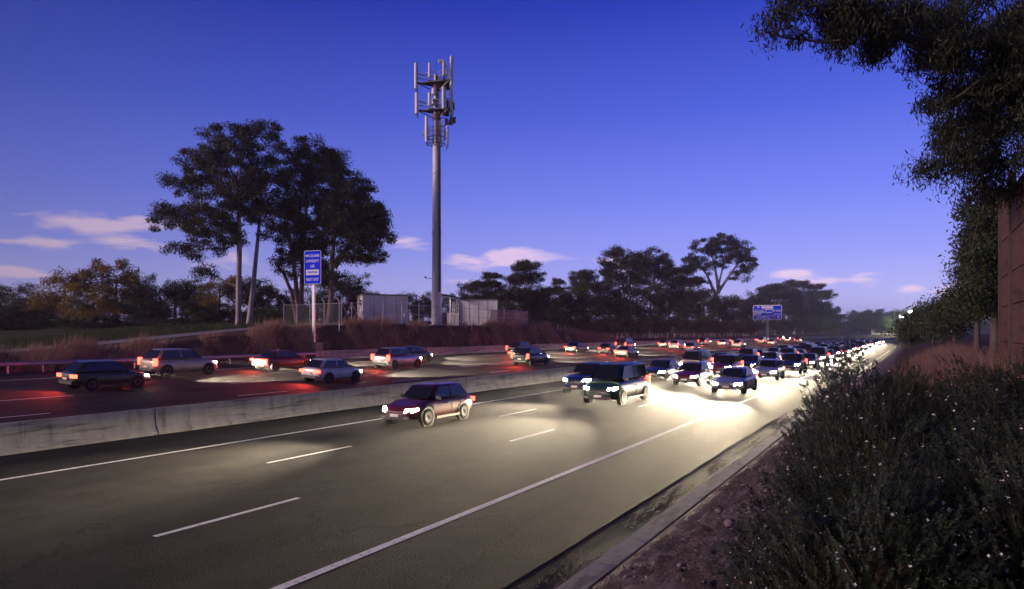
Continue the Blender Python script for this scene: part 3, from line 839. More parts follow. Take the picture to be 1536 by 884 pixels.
def fence_run(a, b, n, bent=False, mm='mesh'):
    a, b = Vector(a), Vector(b)
    ang = math.atan2((b - a).y, (b - a).x)
    pts = []
    for k in range(n + 1):
        p_ = a.lerp(b, k / n); p_.z = gz(p_.x, p_.y) - .03; pts.append(p_)
        link('post', me_bent if bent else me_post, fence, p_ - fence.location, (0, 0, 0))
    for k in range(n):
        p0, p1 = pts[k] - fence.location, pts[k + 1] - fence.location
        m2 = MB()
        for h in (.15, 1.3, 2.45) if not bent else (.15, 2.4):
            m2.tube([p0 + Vector((0, 0, h)), p1 + Vector((0, 0, h))], .028, 6)
        m2.build('rail', M['galv'], fence)
        m3 = MB(); u = Vector((0, 0, 1)); m3.add([p0 + u * .12, p1 + u * .12, p1 + u * 2.45, p0 + u * 2.45], [(0, 1, 2, 3)])
        m3.build('wire_panel', M[mm], fence)


fence_run((FX, 57.2, 0), (FX, 84.0, 0), 8)
fence_run((FX, 84.0, 0), (FX, 95.0, 0), 3, mm='cloth')
fence_run((FX, 95, 0), (-64, 97.5, 0), 4, mm='cloth')
fence_run((FX - .6, 54.2, 0), (-66, 57.5, 0), 4, bent=True)
gate = empty('compound_gate', (FX, 53.9, fz(54))); tag(gate, 'wire gate with crossed braces at the left end of the compound fence', 'gate')
mb = MB(); L_ = 3.1
for y_ in (0, L_ / 2, L_): mb.tube([(0, y_, 0), (0, y_, 2.75 if y_ != L_ / 2 else 2.5)], .05, 8)
for z_ in (.15, 2.45): mb.tube([(0, 0, z_), (0, L_, z_)], .035, 8)
mb.build('gate_frame', M['galv'], gate)
for a_, b_ in (((0, .15), (L_ / 2, 2.45)), ((0, 2.45), (L_ / 2, .15)), ((L_ / 2, .15), (L_, 2.45)), ((L_ / 2, 2.45), (L_, .15))):
    mb = MB(); mb.tube([(0.02, a_[0], a_[1]), (.02, b_[0], b_[1])], .025, 6); mb.build('brace', M['galv'], gate)
mb = MB(); mb.add([(0, 0, .12), (0, L_, .12), (0, L_, 2.45), (0, 0, 2.45)], [(0, 1, 2, 3)]); mb.build('wire_panel', M['mesh'], gate)
for i, (y_, z_, s_, wh) in enumerate(((54.9, 1.35, .3, 'left leaf of the compound gate'), (57.0, 1.25, .42, 'fence post right of the compound gate'), (64.3, 1.15, .45, 'compound fence between the beige shelter and the tower'))):
    mb = MB(); mb.box((0, 0, 0), (.02, s_ * .75, s_)); o = mb.build('notice_plate', M['gate_sign'], loc=(FX + .07, y_, fz(y_) + z_)); tag(o, 'small white notice plate on the ' + wh, 'notice', 'notice plates on the compound fence')

# low wire fence running on along the top of the bank
wf = empty('boundary_fence', (-53.2, 97, gz(-53.2, 97))); tag(wf, 'low wire fence with thin pale posts running right from the compound', 'fence')
mb = MB(); mb.box((0, 0, .6), (.07, .07, 1.3)); me_s = mb.mesh('post', M['galv'])
pts = []
for k in range(46):
    y_ = 97 + k * 4.0; x_ = -53.2 + .6 * math.sin(k); z_ = gz(x_, y_)
    link('post', me_s, wf, Vector((x_, y_, z_ - .05)) - wf.location); pts.append(Vector((x_, y_, z_ - .05)) - wf.location)
for h in (.5, .85, 1.2):
    mb = MB(); mb.tube([p_ + Vector((.04, 0, h)) for p_ in pts], .012, 4); mb.build('wire', M['galv'], wf)
# short stakes on the grassy bank
mb = MB(); mb.box((0, 0, .45), (.05, .05, 1.0)); me_st = mb.mesh('stake', M['white'])
for y_, wh in ((52.2, 'just right of the blue exit sign'), (58.8, 'below the beige shelter'), (77.0, 'below the foot of the phone tower'), (88.0, 'below the pale grey shelter')):
    o = link('bank_stake', me_st, None, (-51.6, y_, gz(-51.6, y_))); tag(o, 'thin white stake in the dry grass bank ' + wh, 'stake', 'stakes on the dry grass bank')


# ------------------------------------------------------------------ vegetation tools
def leaves(centers, radii, per, size, ratio=.38, flat=.65, droop=.5, rg=rng):
    """rhombus leaves scattered through ellipsoidal clumps"""
    c = np.repeat(centers, per, 0); r = np.repeat(radii, per)[:, None]
    n = len(c)
    d = rg.normal(size=(n, 3)); d /= np.linalg.norm(d, axis=1)[:, None]
    rad = rg.random((n, 1)) ** .5 * rg.uniform(.8, 1.25, (n, 1))
    p = c + d * rad * r * np.array([1, 1, flat])
    a = rg.normal(size=(n, 3)); a[:, 2] -= droop; a /= np.linalg.norm(a, axis=1)[:, None]
    b = rg.normal(size=(n, 3)); b -= a * np.sum(a * b, 1)[:, None]; b /= np.linalg.norm(b, axis=1)[:, None]
    s = (size * rg.uniform(.6, 1.35, (n, 1)))
    a = a * s * .5; b = b * s * ratio * .5
    return np.stack([p - a, p + b, p + a, p - b], 1)


def tree_skeleton(trunks, clumps, rg, r_tip=.025, sag=0.0, updraft=.35):
    """connect every clump to the nearest limb; returns chains [(points, radii)]"""
    P = []; par = []; w_ = []; chains = []
    for tr in trunks:
        idx = []
        for k in range(len(tr) - 1):
            a, b = Vector(tr[k]), Vector(tr[k + 1]); m = max(2, int((b - a).length / .9))
            for j in range(m if k < len(tr) - 2 else m + 1):
                P.append(a.lerp(b, j / m)); par.append(idx[-1] if idx else -1); w_.append(0.); idx.append(len(P) - 1)
        chains.append(idx)
    order = sorted(range(len(clumps)), key=lambda i: min((Vector(clumps[i]) - P[q]).length for q in range(0, len(P), 2)))
    for i in order:
        c = Vector(clumps[i]); best = None
        arr = np.array([tuple(p) for p in P]); dd = np.linalg.norm(arr - np.array(c), axis=1)
        cost = dd + 1.3 * np.maximum(0, arr[:, 2] - c.z + .25 * dd)
        cost[0:2] += 3
        b = int(np.argmin(cost)); s = P[b]
        L_ = (c - s).length
        mid = s.lerp(c, .5) + Vector((rg.normal() * .07, rg.normal() * .07, -updraft * .35)) * L_ * .6
        n = max(2, int(L_ / .9)); idx = [b]
        for j in range(1, n + 1):
            t = j / n; q = s * (1 - t) ** 2 + mid * 2 * t * (1 - t) + c * t * t
            q = q + Vector((rg.normal(), rg.normal(), rg.normal())) * .03 * min(1, L_ * .3)
            P.append(q); par.append(idx[-1]); w_.append(0.); idx.append(len(P) - 1)
        w_[-1] += 1.0; chains.append(idx)
    acc = list(w_)
    for i in range(len(P) - 1, -1, -1):
        if par[i] >= 0: acc[par[i]] += acc[i]
    out = []
    for ci, ch in enumerate(chains):
        rr = [r_tip * max(acc[i], .6) ** .5 for i in ch]
        if ci >= len(trunks) and len(rr) > 1: rr[0] = min(rr[0], rr[1] * 1.25)
        out.append(([P[i] for i in ch], rr))
    return out


def build_tree(name, trunks, clumps, radii, leafm, barkm, per=160, size=.34, r_tip=.03, seed=1, trunk_r=None, updraft=.35, flat=.62, sides=7, droop=.5, ratio=.38):
    """mesh pair (wood, leaves) in local coordinates"""
    rg = np.random.default_rng(seed)
    sk = tree_skeleton(trunks, clumps, rg, r_tip, updraft=updraft)
    mb = MB(); mt = MB(); nt_ = len(trunks)
    for i, (pts, rr) in enumerate(sk):
        if i < nt_:
            if trunk_r:
                n = len(rr); rr = [max(r_, trunk_r * (1 - .75 * k / max(1, n - 1))) for k, r_ in enumerate(rr)]
                rr[0] *= 1.35
                if n > 1: rr[1] *= 1.1
            mt.tube(pts, rr, sides + 3)
        else: mb.tube(pts, rr, sides if rr[0] > .08 else 5, False)
    wood = mt.mesh('trunk', barkm, True); limbs = mb.mesh('limb', barkm, True)
    lv = leaves(np.array([tuple(c) for c in clumps]), np.array(radii), per, size, flat=flat, rg=rg, droop=droop, ratio=ratio)
    return wood, limbs, poly_mesh('crown', lv, leafm)


def tree_obj(name, meshes, loc, rz=0, s=1.0, label=None, group=None, cat='tree', sxy=None):
    o = empty(name, loc, rz); o.scale = (sxy or s, sxy or s, s)
    link('trunk', meshes[0], o); link('branches', meshes[1], o)['kind'] = 'stuff'; link('crown', meshes[2], o)['kind'] = 'stuff'
    tag(o, label, cat, group)
    return o


def ell_clumps(ells, n, rg, hollow=.35):
    """points through a set of ellipsoids (cx,cy,cz,rx,ry,rz), denser near their surface"""
    wts = np.array([e[3] * e[4] * e[5] for e in ells]) ** .8; wts /= wts.sum()
    out = []
    for k in rg.choice(len(ells), n, p=wts):
        e = ells[k]; d = rg.normal(size=3); d /= np.linalg.norm(d)
        if d[2] < -.35: d[2] *= -.6
        r = hollow + (1 - hollow) * rg.random() ** .6
        out.append((e[0] + d[0] * e[3] * r, e[1] + d[1] * e[4] * r, e[2] + d[2] * e[5] * r))
    return out


# ------------------------------------------------------------------ the three tall gums by the compound
def photo_tree(name, u0, d, trunks_px, ells_px, n, per, size, leafm, barkm, seed, trunk_r, label, group=None, clr=1.0, r_tip=.017, deep=.75, cat='tree'):
    rg = np.random.default_rng(seed); s = d / F
    b = px(u0, 500, d); bz = gz(b.x, b.y) - .1
    rx = Vector((math.cos(YAW), math.sin(YAW), 0)); fy = Vector((-math.sin(YAW), math.cos(YAW), 0))

    def loc(u, v, off=0.0): return (u - u0) * s * rx + off * fy + Vector((0, 0, CAM_Z + (500 - v) * s - bz))
    trunks = []
    for tr in trunks_px:
        pts = [loc(q[0], q[1], q[2] if len(q) > 2 else 0) for q in tr]
        if tr[0][1] > 470: pts[0].z = 0
        trunks.append(pts)
    clumps = []; rad = []
    wts = np.array([e[2] * e[3] for e in ells_px], float) ** .85; wts /= wts.sum()
    for k in rg.choice(len(ells_px), n, p=wts):
        e = ells_px[k]; dd = rg.normal(size=3); dd /= np.linalg.norm(dd)
        r = .3 + .7 * rg.random() ** .55
        off = (e[4] if len(e) > 4 else 0) + dd[1] * r * (e[2] + e[3]) * .5 * s * deep
        clumps.append(loc(e[0] + dd[0] * e[2] * r, e[1] + dd[2] * e[3] * r, off)); rad.append(clr * rg.uniform(.65, 1.3))
    o = tree_obj(name, build_tree(name, trunks, clumps, rad, leafm, barkm, per, size, r_tip, seed, trunk_r), (b.x, b.y, bz), label=label, group=group, cat=cat)
    return o


GG = 'tall gum trees left of the tower'
photo_tree('gum_tree', 358, 82, [[(358, 490), (358, 430), (359, 380), (358, 310), (360, 260), (366, 215)], [(366, 490, 1.5), (369, 440, 2), (378, 350, 2), (384, 280, 2), (398, 225, 1.5)]],
           [(345, 275, 78, 70), (305, 325, 60, 55), (350, 205, 48, 25), (310, 238, 45, 22), (285, 272, 40, 20), (255, 322, 30, 24), (300, 330, 45, 22), (395, 215, 42, 32), (350, 265, 55, 25), (290, 375, 42, 16), (400, 270, 38, 30), (335, 350, 40, 25), (375, 310, 35, 25), (312, 408, 26, 8), (250, 345, 20, 12), (400, 335, 26, 25)],
           400, 230, .27, M['leaf_euc'], M['bark_pale'], 11, .34, 'tall gum tree with two pale slender trunks, leftmost of the three by the path', GG, clr=1.02)
photo_tree('gum_tree', 451, 86, [[(451, 490), (452, 440), (456, 380), (460, 300), (462, 250)], [(446, 486, .5), (438, 440), (425, 410), (412, 395)], [(452, 478, -.5), (447, 420, -1), (440, 370, -1), (430, 320, -1)]],
           [(455, 310, 42, 85), (460, 225, 36, 20), (440, 265, 35, 28), (480, 255, 32, 28), (455, 320, 38, 28), (430, 350, 32, 26), (470, 370, 35, 28), (440, 395, 38, 25), (480, 410, 28, 22), (425, 320, 25, 20)],
           300, 230, .27, M['leaf_dark'], M['bark'], 12, .36, 'tall gum tree with brown forking stems, middle one of the three beside the blue sign', GG, clr=1.08)
photo_tree('gum_tree', 494, 84, [[(494, 488), (497, 440), (498, 390), (504, 330), (510, 280), (512, 250)], [(498, 400, .6), (520, 370, .8), (540, 335, .6), (552, 310)]],
           [(530, 320, 52, 62), (500, 245, 32, 26), (520, 285, 38, 28), (548, 315, 30, 28), (565, 355, 24, 24), (540, 350, 36, 26), (572, 388, 20, 10), (520, 330, 36, 26), (535, 385, 36, 14), (495, 300, 28, 28), (500, 420, 24, 14), (558, 330, 26, 20)],
           320, 230, .27, M['leaf_dark'], M['bark'], 13, .40, 'tall gum tree with reddish brown trunk leaning crown towards the tower, rightmost of the three', GG, clr=1.02)


# ------------------------------------------------------------------ shared tree kinds
def dense_kind(seed, h, wd, n=100, per=140, size=.36, leafm='leaf_dark', barkm='bark_dark', clr=None):
    rg = np.random.default_rng(seed)
    ells = [(0, 0, h * .50, wd * .40, wd * .40, h * .42), (0, 0, h * .2, wd * .42, wd * .42, h * .16)]
    for k in range(8):
        a = k * .9 + rg.random(); r = wd * rg.uniform(.22, .36)
        ells.append((math.cos(a) * r, math.sin(a) * r, h * rg.uniform(.15, .80), wd * .2, wd * .2, h * .16))
    cl = ell_clumps(ells, n, rg)
    cr = [(clr or wd * .12) * rg.uniform(.7, 1.35) for _ in cl]
    return build_tree('k', [[(0, 0, 0), (.1, .05, h * .2), (0, .1, h * .42), (.1, 0, h * .7)]], [Vector(c) for c in cl], cr, M[leafm], M[barkm], per, size, .03, seed, wd * .028, flat=.75), h


def gum_kind(seed, h, wd, n=70, per=150, size=.40, leafm='leaf_euc', barkm='bark_pale', stems=1):
    rg = np.random.default_rng(seed)
    ells = []
    for k in range(9):
        a = k * 2.4 + rg.random() * .6; r = wd * (.12 + .36 * ((k % 3) / 2)) ; z = h * (.92 - .42 * (r / (wd * .48)) ** 1.3 * rg.uniform(.6, 1.1))
        ells.append((math.cos(a) * r, math.sin(a) * r, z, wd * .20, wd * .20, h * .09))
    ells.append((0, 0, h * .9, wd * .2, wd * .2, h * .09)); ells.append((0, 0, h * .72, wd * .36, wd * .36, h * .14)); ells.append((0, 0, h * .52, wd * .38, wd * .38, h * .13))
    cl = ell_clumps(ells, n, rg, .2)
    cr = [wd * .075 * rg.uniform(.7, 1.4) for _ in cl]
    tr = [[(0, 0, 0), (.1, 0, h * .25), (-.15, .1, h * .45)]]
    for k in range(3):
        a = k * 2.1 + rg.random(); tr.append([(-.15, .1, h * .44), (math.cos(a) * wd * .1, math.sin(a) * wd * .1, h * .6), (math.cos(a) * wd * .17, math.sin(a) * wd * .17, h * .78)])
    return build_tree('k', tr, [Vector(c) for c in cl], cr, M[leafm], M[barkm], per, size, .035, seed, wd * .022), h


KG = [gum_kind(21, 22, 18, 170, 190), gum_kind(22, 22, 20, 180, 190), gum_kind(23, 20, 14, 140, 180, barkm='bark')]
KD = [dense_kind(31, 12, 11), dense_kind(32, 12, 9), dense_kind(33, 11, 12, leafm='leaf_green')]
KY = [dense_kind(41, 10, 11, 80, 150, .34, 'leaf_yellow'), dense_kind(42, 10, 9, 70, 150, .34, 'leaf_yellow')]
KS = [dense_kind(51, 4.5, 6.5, 40, 110, .26, clr=.9), dense_kind(52, 4, 5.5, 36, 110, .26, 'leaf_green', clr=.8)]


ORD = ['first', 'second', 'third', 'fourth', 'fifth', 'sixth', 'seventh', 'eighth', 'ninth', 'tenth', 'eleventh', 'twelfth', 'thirteenth', 'fourteenth', 'fifteenth', 'sixteenth', 'seventeenth', 'eighteenth', 'nineteenth', 'twentieth']
ORD += ['twenty-' + q for q in ORD[:9]]


def put(kind, u, vtop, d, wpx=None, rz=None, **kw):
    fac = math.sin(YAW) - (u - 768) / F * math.cos(YAW)
    if fac > .05 and u > 700: d = max(d, min(54.5 / max(fac - (wpx or 50) * .42 / F, .02), 460))
    b = px(u, 500, d); bz = gz(b.x, b.y) - .12
    h = CAM_Z + (500 - vtop) * d / F - bz
    s = h / (kind[1] * 1.0)
    sxy = s
    if wpx: sxy = wpx * d / F / kind[2]
    return tree_obj(kw.pop('name', 'tree'), kind[0], (b.x, b.y, bz), rz if rz is not None else random.uniform(0, 6.28), s, sxy=sxy, **kw)


KG = [(k[0], k[1], w_) for k, w_ in zip(KG, (18, 20, 14))]; KD = [(k[0], k[1], w_) for k, w_ in zip(KD, (11, 9.5, 12))]
KY = [(k[0], k[1], w_) for k, w_ in zip(KY, (11.5, 10))]; KS = [(k[0], k[1], w_) for k, w_ in zip(KS, (7, 6))]

# left: wattles and dark scrub behind the path
for i, (u, v, d, wd, lab) in enumerate(((98, 390, 96, 100, 'mustard yellow wattle at the left of the yellow pair beyond the path'), (175, 384, 98, 115, 'tallest mustard yellow wattle beyond the path, left of the gum trees'),
                                        (330, 402, 100, 90, 'olive yellow wattle behind the pale trunks of the leftmost gum'), (140, 420, 91, 105, 'low yellow brown wattle in front of the two taller yellow ones'))):
    put(KY[i % 2], u, v, d, wd, name='wattle_tree', label=lab, group='yellow wattles beyond the path')
for i, (u, v, d, wd) in enumerate(sorted(((-30, 430, 110, 90), (20, 415, 150, 80), (50, 440, 100, 90), (215, 393, 106, 70), (262, 412, 104, 80), (300, 410, 116, 70), (380, 408, 110, 80), (418, 425, 104, 70), (475, 420, 100, 80),
                                   (522, 405, 104, 70), (545, 428, 118, 60), (45, 455, 94, 90), (225, 452, 92, 80), (300, 450, 92, 90), (390, 455, 94, 80), (-10, 458, 90, 100), (448, 452, 96, 70), (512, 452, 100, 60)))):
    put(KD[i % 3], u, v, d, wd, name='bushy_tree', label=f'dark bushy tree, {ORD[i]} from the left in the thicket left of the shelters', group='dark thicket left of the shelters')
for i, u in enumerate(range(-20, 520, 44)):
    put(KS[i % 2], u, 466 + (i * 7) % 11, 88 + (i % 3) * 2 if u < 330 else 93, 78, name='low_shrub', label=f'low dark green shrub, {ORD[i]} from the left along the far side of the path', group='low shrubs beyond the path', cat='shrub')
for i, (u, v) in enumerate(((545, 436), (568, 433), (590, 434), (612, 436), (634, 434), (660, 438), (684, 438))):
    put(KD[i % 3], u, v, 175 + 9 * (i % 3), 46, name='bushy_tree', label=f'distant dark tree, {ORD[i]} from the left of those over the shelter roofs', group='distant trees behind the shelters')

# middle: gums and scrub between the tower and the far sign
mids = ((733, 404, 126, 66, 2, 'small slender gum just right of the grey shelter, first of the row'), (786, 388, 132, 74, 0, 'dark gum with clumped crown just right of the compound, taller than its neighbours'),
        (834, 413, 150, 40, 2, 'short gum in the dip of the tree line between two taller gums'), (880, 403, 156, 78, 0, 'rounded gum left of the broad gum in the middle of the tree line'),
        (1026, 395, 236, 70, 2, 'gum half hidden left of the largest gum with pale limbs'),
        (1163, 424, 330, 76, 0, 'dark gum behind the wide blue sign'), (1192, 417, 350, 78, 1, 'dark gum right of the wide blue sign, tall crown'), (1226, 422, 390, 46, 2, 'last tall gum before the tree line drops to the right'))
for u, v, d, wd, k, lab in mids:
    put(KG[k], u, v, d, wd * 1.15, name='gum_tree', label=lab, group='gums of the right tree line')
GR = 'gums of the right tree line'
photo_tree('gum_tree', 934, 182, [[(934, 488), (936, 445), (932, 415), (928, 385)], [(936, 445), (946, 415), (956, 390)]],
           [(930, 384, 26, 11), (912, 398, 18, 12), (950, 392, 22, 13), (932, 405, 32, 14), (918, 420, 20, 10), (948, 418, 20, 10)], 130, 150, .50, M['leaf_euc'], M['bark_pale'], 14, .34,
           'broad gum with open lacy crown in the middle of the tree line', GR, clr=1.55, r_tip=.03)
photo_tree('gum_tree', 985, 192, [[(985, 488), (984, 445), (980, 410), (976, 385)], [(984, 445), (994, 415), (1000, 395)]],
           [(976, 383, 24, 11), (996, 394, 16, 12), (962, 394, 18, 12), (982, 402, 30, 13), (1000, 412, 16, 11), (968, 416, 18, 10)], 130, 150, .50, M['leaf_euc'], M['bark_pale'], 15, .34,
           'wide gum whose lacy crown touches the broad gum to its left', GR, clr=1.55, r_tip=.03)
photo_tree('gum_tree', 1075, 238, [[(1075, 488), (1075, 440), (1084, 402), (1090, 368)], [(1075, 446), (1060, 412), (1044, 390)], [(1076, 440), (1098, 408), (1116, 384)], [(1078, 432), (1072, 400), (1066, 374)]],
           [(1087, 362, 22, 11), (1060, 372, 24, 12), (1110, 374, 22, 13), (1044, 390, 20, 11), (1084, 384, 34, 13), (1120, 396, 15, 14), (1064, 402, 24, 9), (1108, 412, 20, 10), (1034, 404, 15, 8)], 210, 150, .55, M['leaf_euc'], M['bark_pale'], 16, .62,
           'largest gum of the right tree line with spreading pale limbs', GR, clr=1.6, r_tip=.045)
us = ((712, 436, 120), (745, 440, 118), (770, 432, 124), (800, 432, 130), (828, 440, 138), (855, 430, 142), (885, 432, 148), (915, 426, 158), (945, 428, 164), (975, 425, 174), (1003, 425, 184), (1030, 428, 198), (1055, 430, 212),
      (1085, 436, 226), (1110, 436, 240), (1135, 440, 262), (1158, 446, 290), (1182, 444, 318), (1205, 442, 345), (1230, 450, 372), (760, 456, 112), (815, 460, 124), (868, 458, 138), (925, 458, 152), (980, 460, 168), (1045, 464, 192), (1100, 468, 225))
for i, (u, v, d) in enumerate(sorted(us)):
    if 1030 < u < 1120: v += 12
    put(KD[i % 3], u, v - 14 + (i * 5) % 9, d, 66 if v < 455 else 74, name='bushy_tree', label=f'dark bushy tree, {ORD[i]} from the left in the right tree line', group='understorey of the right tree line')
for i, (u, d) in enumerate(((770, 113), (800, 118), (836, 122), (862, 128), (900, 134), (930, 140), (955, 150), (990, 156), (1030, 170), (1075, 190), (1125, 225), (1170, 275), (1215, 335))):
    put(KS[i % 2], u, 482, d, 40, name='low_shrub', label=f'low shrub, {ORD[i]} from the left behind the low wire fence', group='low shrubs by the wire fence', cat='shrub')

# far hill with trees and houses by the vanishing point
hr = np.random.default_rng(5)
for i in range(90):
    u = hr.uniform(1215, 1480); d = hr.uniform(430, 760)
    b = px(u, 500, d)
    if -52 < b.x - float(crv(b.y)) < -2: continue
    vt = hr.uniform(461, 473) if d > 560 else hr.uniform(470, 484)
    if u < 1262: vt -= (1262 - u) * .45
    put(KD[i % 3], u, vt, d, hr.uniform(24, 36), name='hill_tree', label='small far tree on the low hill where the road disappears', group='trees on the far hill')


def house(u, d, wd, dep, h, rz, lab, lit=False):
    b = px(u, 500, d); o = empty('house', (b.x, b.y, gz(b.x, b.y) - .2), rz); tag(o, lab, 'house', 'houses on the far hill')
    mb = MB(); mb.box((0, 0, h / 2), (wd, dep, h)); mb.build('wall', M['house'], o)
    r = h * .75; e_ = .6; W_, D_ = wd / 2 + e_, dep / 2 + e_
    mb = MB(); mb.add([(-W_, -D_, h), (W_, -D_, h), (W_, D_, h), (-W_, D_, h), (-W_ * .45, 0, h + r), (W_ * .45, 0, h + r)], [(0, 1, 5, 4), (1, 2, 5), (2, 3, 4, 5), (3, 0, 4), (0, 3, 2, 1)])
    rf = mb.build('roof', M['roof'], o)
    mb = MB(); mb.box((wd * .2, 0, h + r * .9), (.7, .7, 1.6)); mb.build('chimney', M['house'], rf)
    for k in (-1, 0, 1):
        mb = MB(); mb.box((k * wd * .3, -dep / 2 - .03, h * .55), (1.6, .08, 1.4)); wi = mb.build('window', M['white'], o)
        mb = MB(); mb.box((k * wd * .3, -dep / 2 - .08, h * .55), (1.4, .04, 1.2)); mb.build('pane', M['window_lit'] if lit and k == 0 else M['glass'], wi)


house(1322, 470, 14, 9, 4.2, YAW - .3, 'pale house with tiled roof beyond the road end, left of the floodlights', True)
house(1352, 500, 15, 9, 4.6, YAW - .8, 'pale house with tiled roof directly below the floodlights')
house(1382, 485, 13, 9, 4.4, YAW - .5, 'pale house with tiled roof nearest the right bank trees')
flood_d = bpy.data.lights.new('flood', 'POINT'); flood_d.energy = 26000; flood_d.color = (.93, 1.0, .78); flood_d.shadow_soft_size = .6
for u, v, d, lab in ((1352, 476, 440, 'floodlight pole with bright lamp above the house roofs, left of the three'), (1365, 468, 455, 'floodlight pole with bright lamp, middle of the three on the far hill'), (1384, 469, 450, 'floodlight pole with bright lamp, right of the three beside the bank')):
    b = px(u, v, d); z0 = gz(b.x, b.y)
    o = empty('floodlight', (b.x, b.y, z0), YAW); tag(o, lab, 'floodlight', 'floodlights on the far hill')
    h = b.z - z0
    mb = MB(); mb.tube([(0, 0, -.3), (0, 0, h)], [.16, .09], 8); mb.build('mast', M['galv'], o)
    mb = MB(); mb.box((0, 0, h), (2.6, .2, .2)); mb.build('crossbar', M['galv'], o)
    for k in (-1, 1):
        mb = MB(); mb.box((k * .9, -.12, h + .35), (1.0, .3, .7)); hd = mb.build('lamp_head', M['steel_dark'], o)
        mb = MB(); mb.box((k * .9, -.30, h + .35), (.86, .04, .58)); mb.build('lens', M['lamp'], hd)
    lo = bpy.data.objects.new('flood_light', flood_d); COL.objects.link(lo); lo.parent = o; lo.location = (0, -.9, h + .2)


# ------------------------------------------------------------------ grasses (uncountable)
def blades(pos, hgt, wid, lean, bend=.5, rg=rng):
    """three sided bent blades: two quads each would be heavy, so each is one tapering quad"""
    n = len(pos)
    a = rg.uniform(0, 2 * np.pi, n); side = np.stack([np.cos(a), np.sin(a), 0 * a], 1) * (wid * rg.uniform(.6, 1.3, n))[:, None] * .5
    tip = np.stack([rg.normal(size=n) * .35 + lean[0], rg.normal(size=n) * .35 + lean[1], np.ones(n)], 1)
    tip /= np.linalg.norm(tip, axis=1)[:, None]
    h = (hgt * rg.uniform(.55, 1.25, n))[:, None]
    top = pos + tip * h
    return np.stack([pos - side, pos + side, top + side * .18, top - side * .18], 1)


def scatter(n, x0, x1, y0, y1, dens=None):
    x = rng.uniform(x0, x1, n); y = rng.uniform(y0, y1, n)
    return x, y


# dry reddish grass on the bank: tufts of blades leaning with the wind
tx_, ty_, hh = [], [], []
for k in range(1500):
    y = rng.uniform(12, 128); x = rng.uniform(-53.0, -49.3)
    m = .5 + .5 * math.sin(y * .33 + 1.3 * math.sin(y * .13)) + .35 * math.sin(y * 1.1 + x)
    if y < 40: m -= .15
    if rng.random() < .12 + .75 * m: tx_.append(x); ty_.append(y); hh.append(.35 + .75 * max(0, m) * rng.random() ** .5 + .15)
tx_ = np.array(tx_); ty_ = np.array(ty_); hh = np.array(hh)
per = 46
bx_ = np.repeat(tx_, per) + rng.normal(size=len(tx_) * per) * .20; by_ = np.repeat(ty_, per) + rng.normal(size=len(tx_) * per) * .24
bp_ = np.stack([bx_, by_, ground_z(bx_, by_) - .02], 1)
o = link('dry_grass', poly_mesh('dry_grass', blades(bp_, np.repeat(hh, per), .045, (.10, .38)), M['dry'])); tag(o, 'windswept reddish brown dry grass on the bank below the compound fence', 'dry grass', kind='stuff')
# green strip beyond the path
n = 16000; x, y = scatter(n, -78, -61, 8, 75)
o = link('green_grass', poly_mesh('green_grass', blades(np.stack([x, y, ground_z(x, y) - .02], 1), np.full(n, .42), .05, (.1, .1)), M['grass'])); tag(o, 'dark green grass strip between the path and the thicket', 'grass', kind='stuff')
# reddish feathery grass on the right bank near the wall
tn = 330; x, y = scatter(tn, -1.0, 2.1, 12.5, 50); keep = rng.random(tn) < (.05 + .95 * ss(-.6, 1.2, x)); x, y = x[keep], y[keep]; per = 60
X_ = np.repeat(x, per) + rng.normal(size=len(x) * per) * .16; Y_ = np.repeat(y, per) + rng.normal(size=len(x) * per) * .16
o = link('reddish_grass', poly_mesh('reddish_grass', blades(np.stack([X_, Y_, ground_z(X_, Y_) - .02], 1), np.repeat(rng.uniform(.3, .65, len(x)), per), .012, (-.12, .2)), M['redgrass'])); tag(o, 'feathery reddish grass on the right bank beside the brown wall', 'dry grass', kind='stuff')
# weeds and litter between kerb and rock bank
n = 600; x, y = scatter(n, -3.75, -3.0, 3, 26); keep = (np.sin(y * 1.7) + np.sin(y * .9 + 1)) > .3; x, y = x[keep], y[keep]
x = np.repeat(x, 5) + rng.normal(size=len(x) * 5) * .03; y = np.repeat(y, 5) + rng.normal(size=len(y) * 5) * .03
o = link('weeds', poly_mesh('weeds', blades(np.stack([x, y, ground_z(x, y) - .01], 1), np.full(len(x), .10), .010, (0, 0)), M['twig'])); tag(o, 'dry weeds growing between the concrete kerb and the rock bank', 'weeds', kind='stuff')


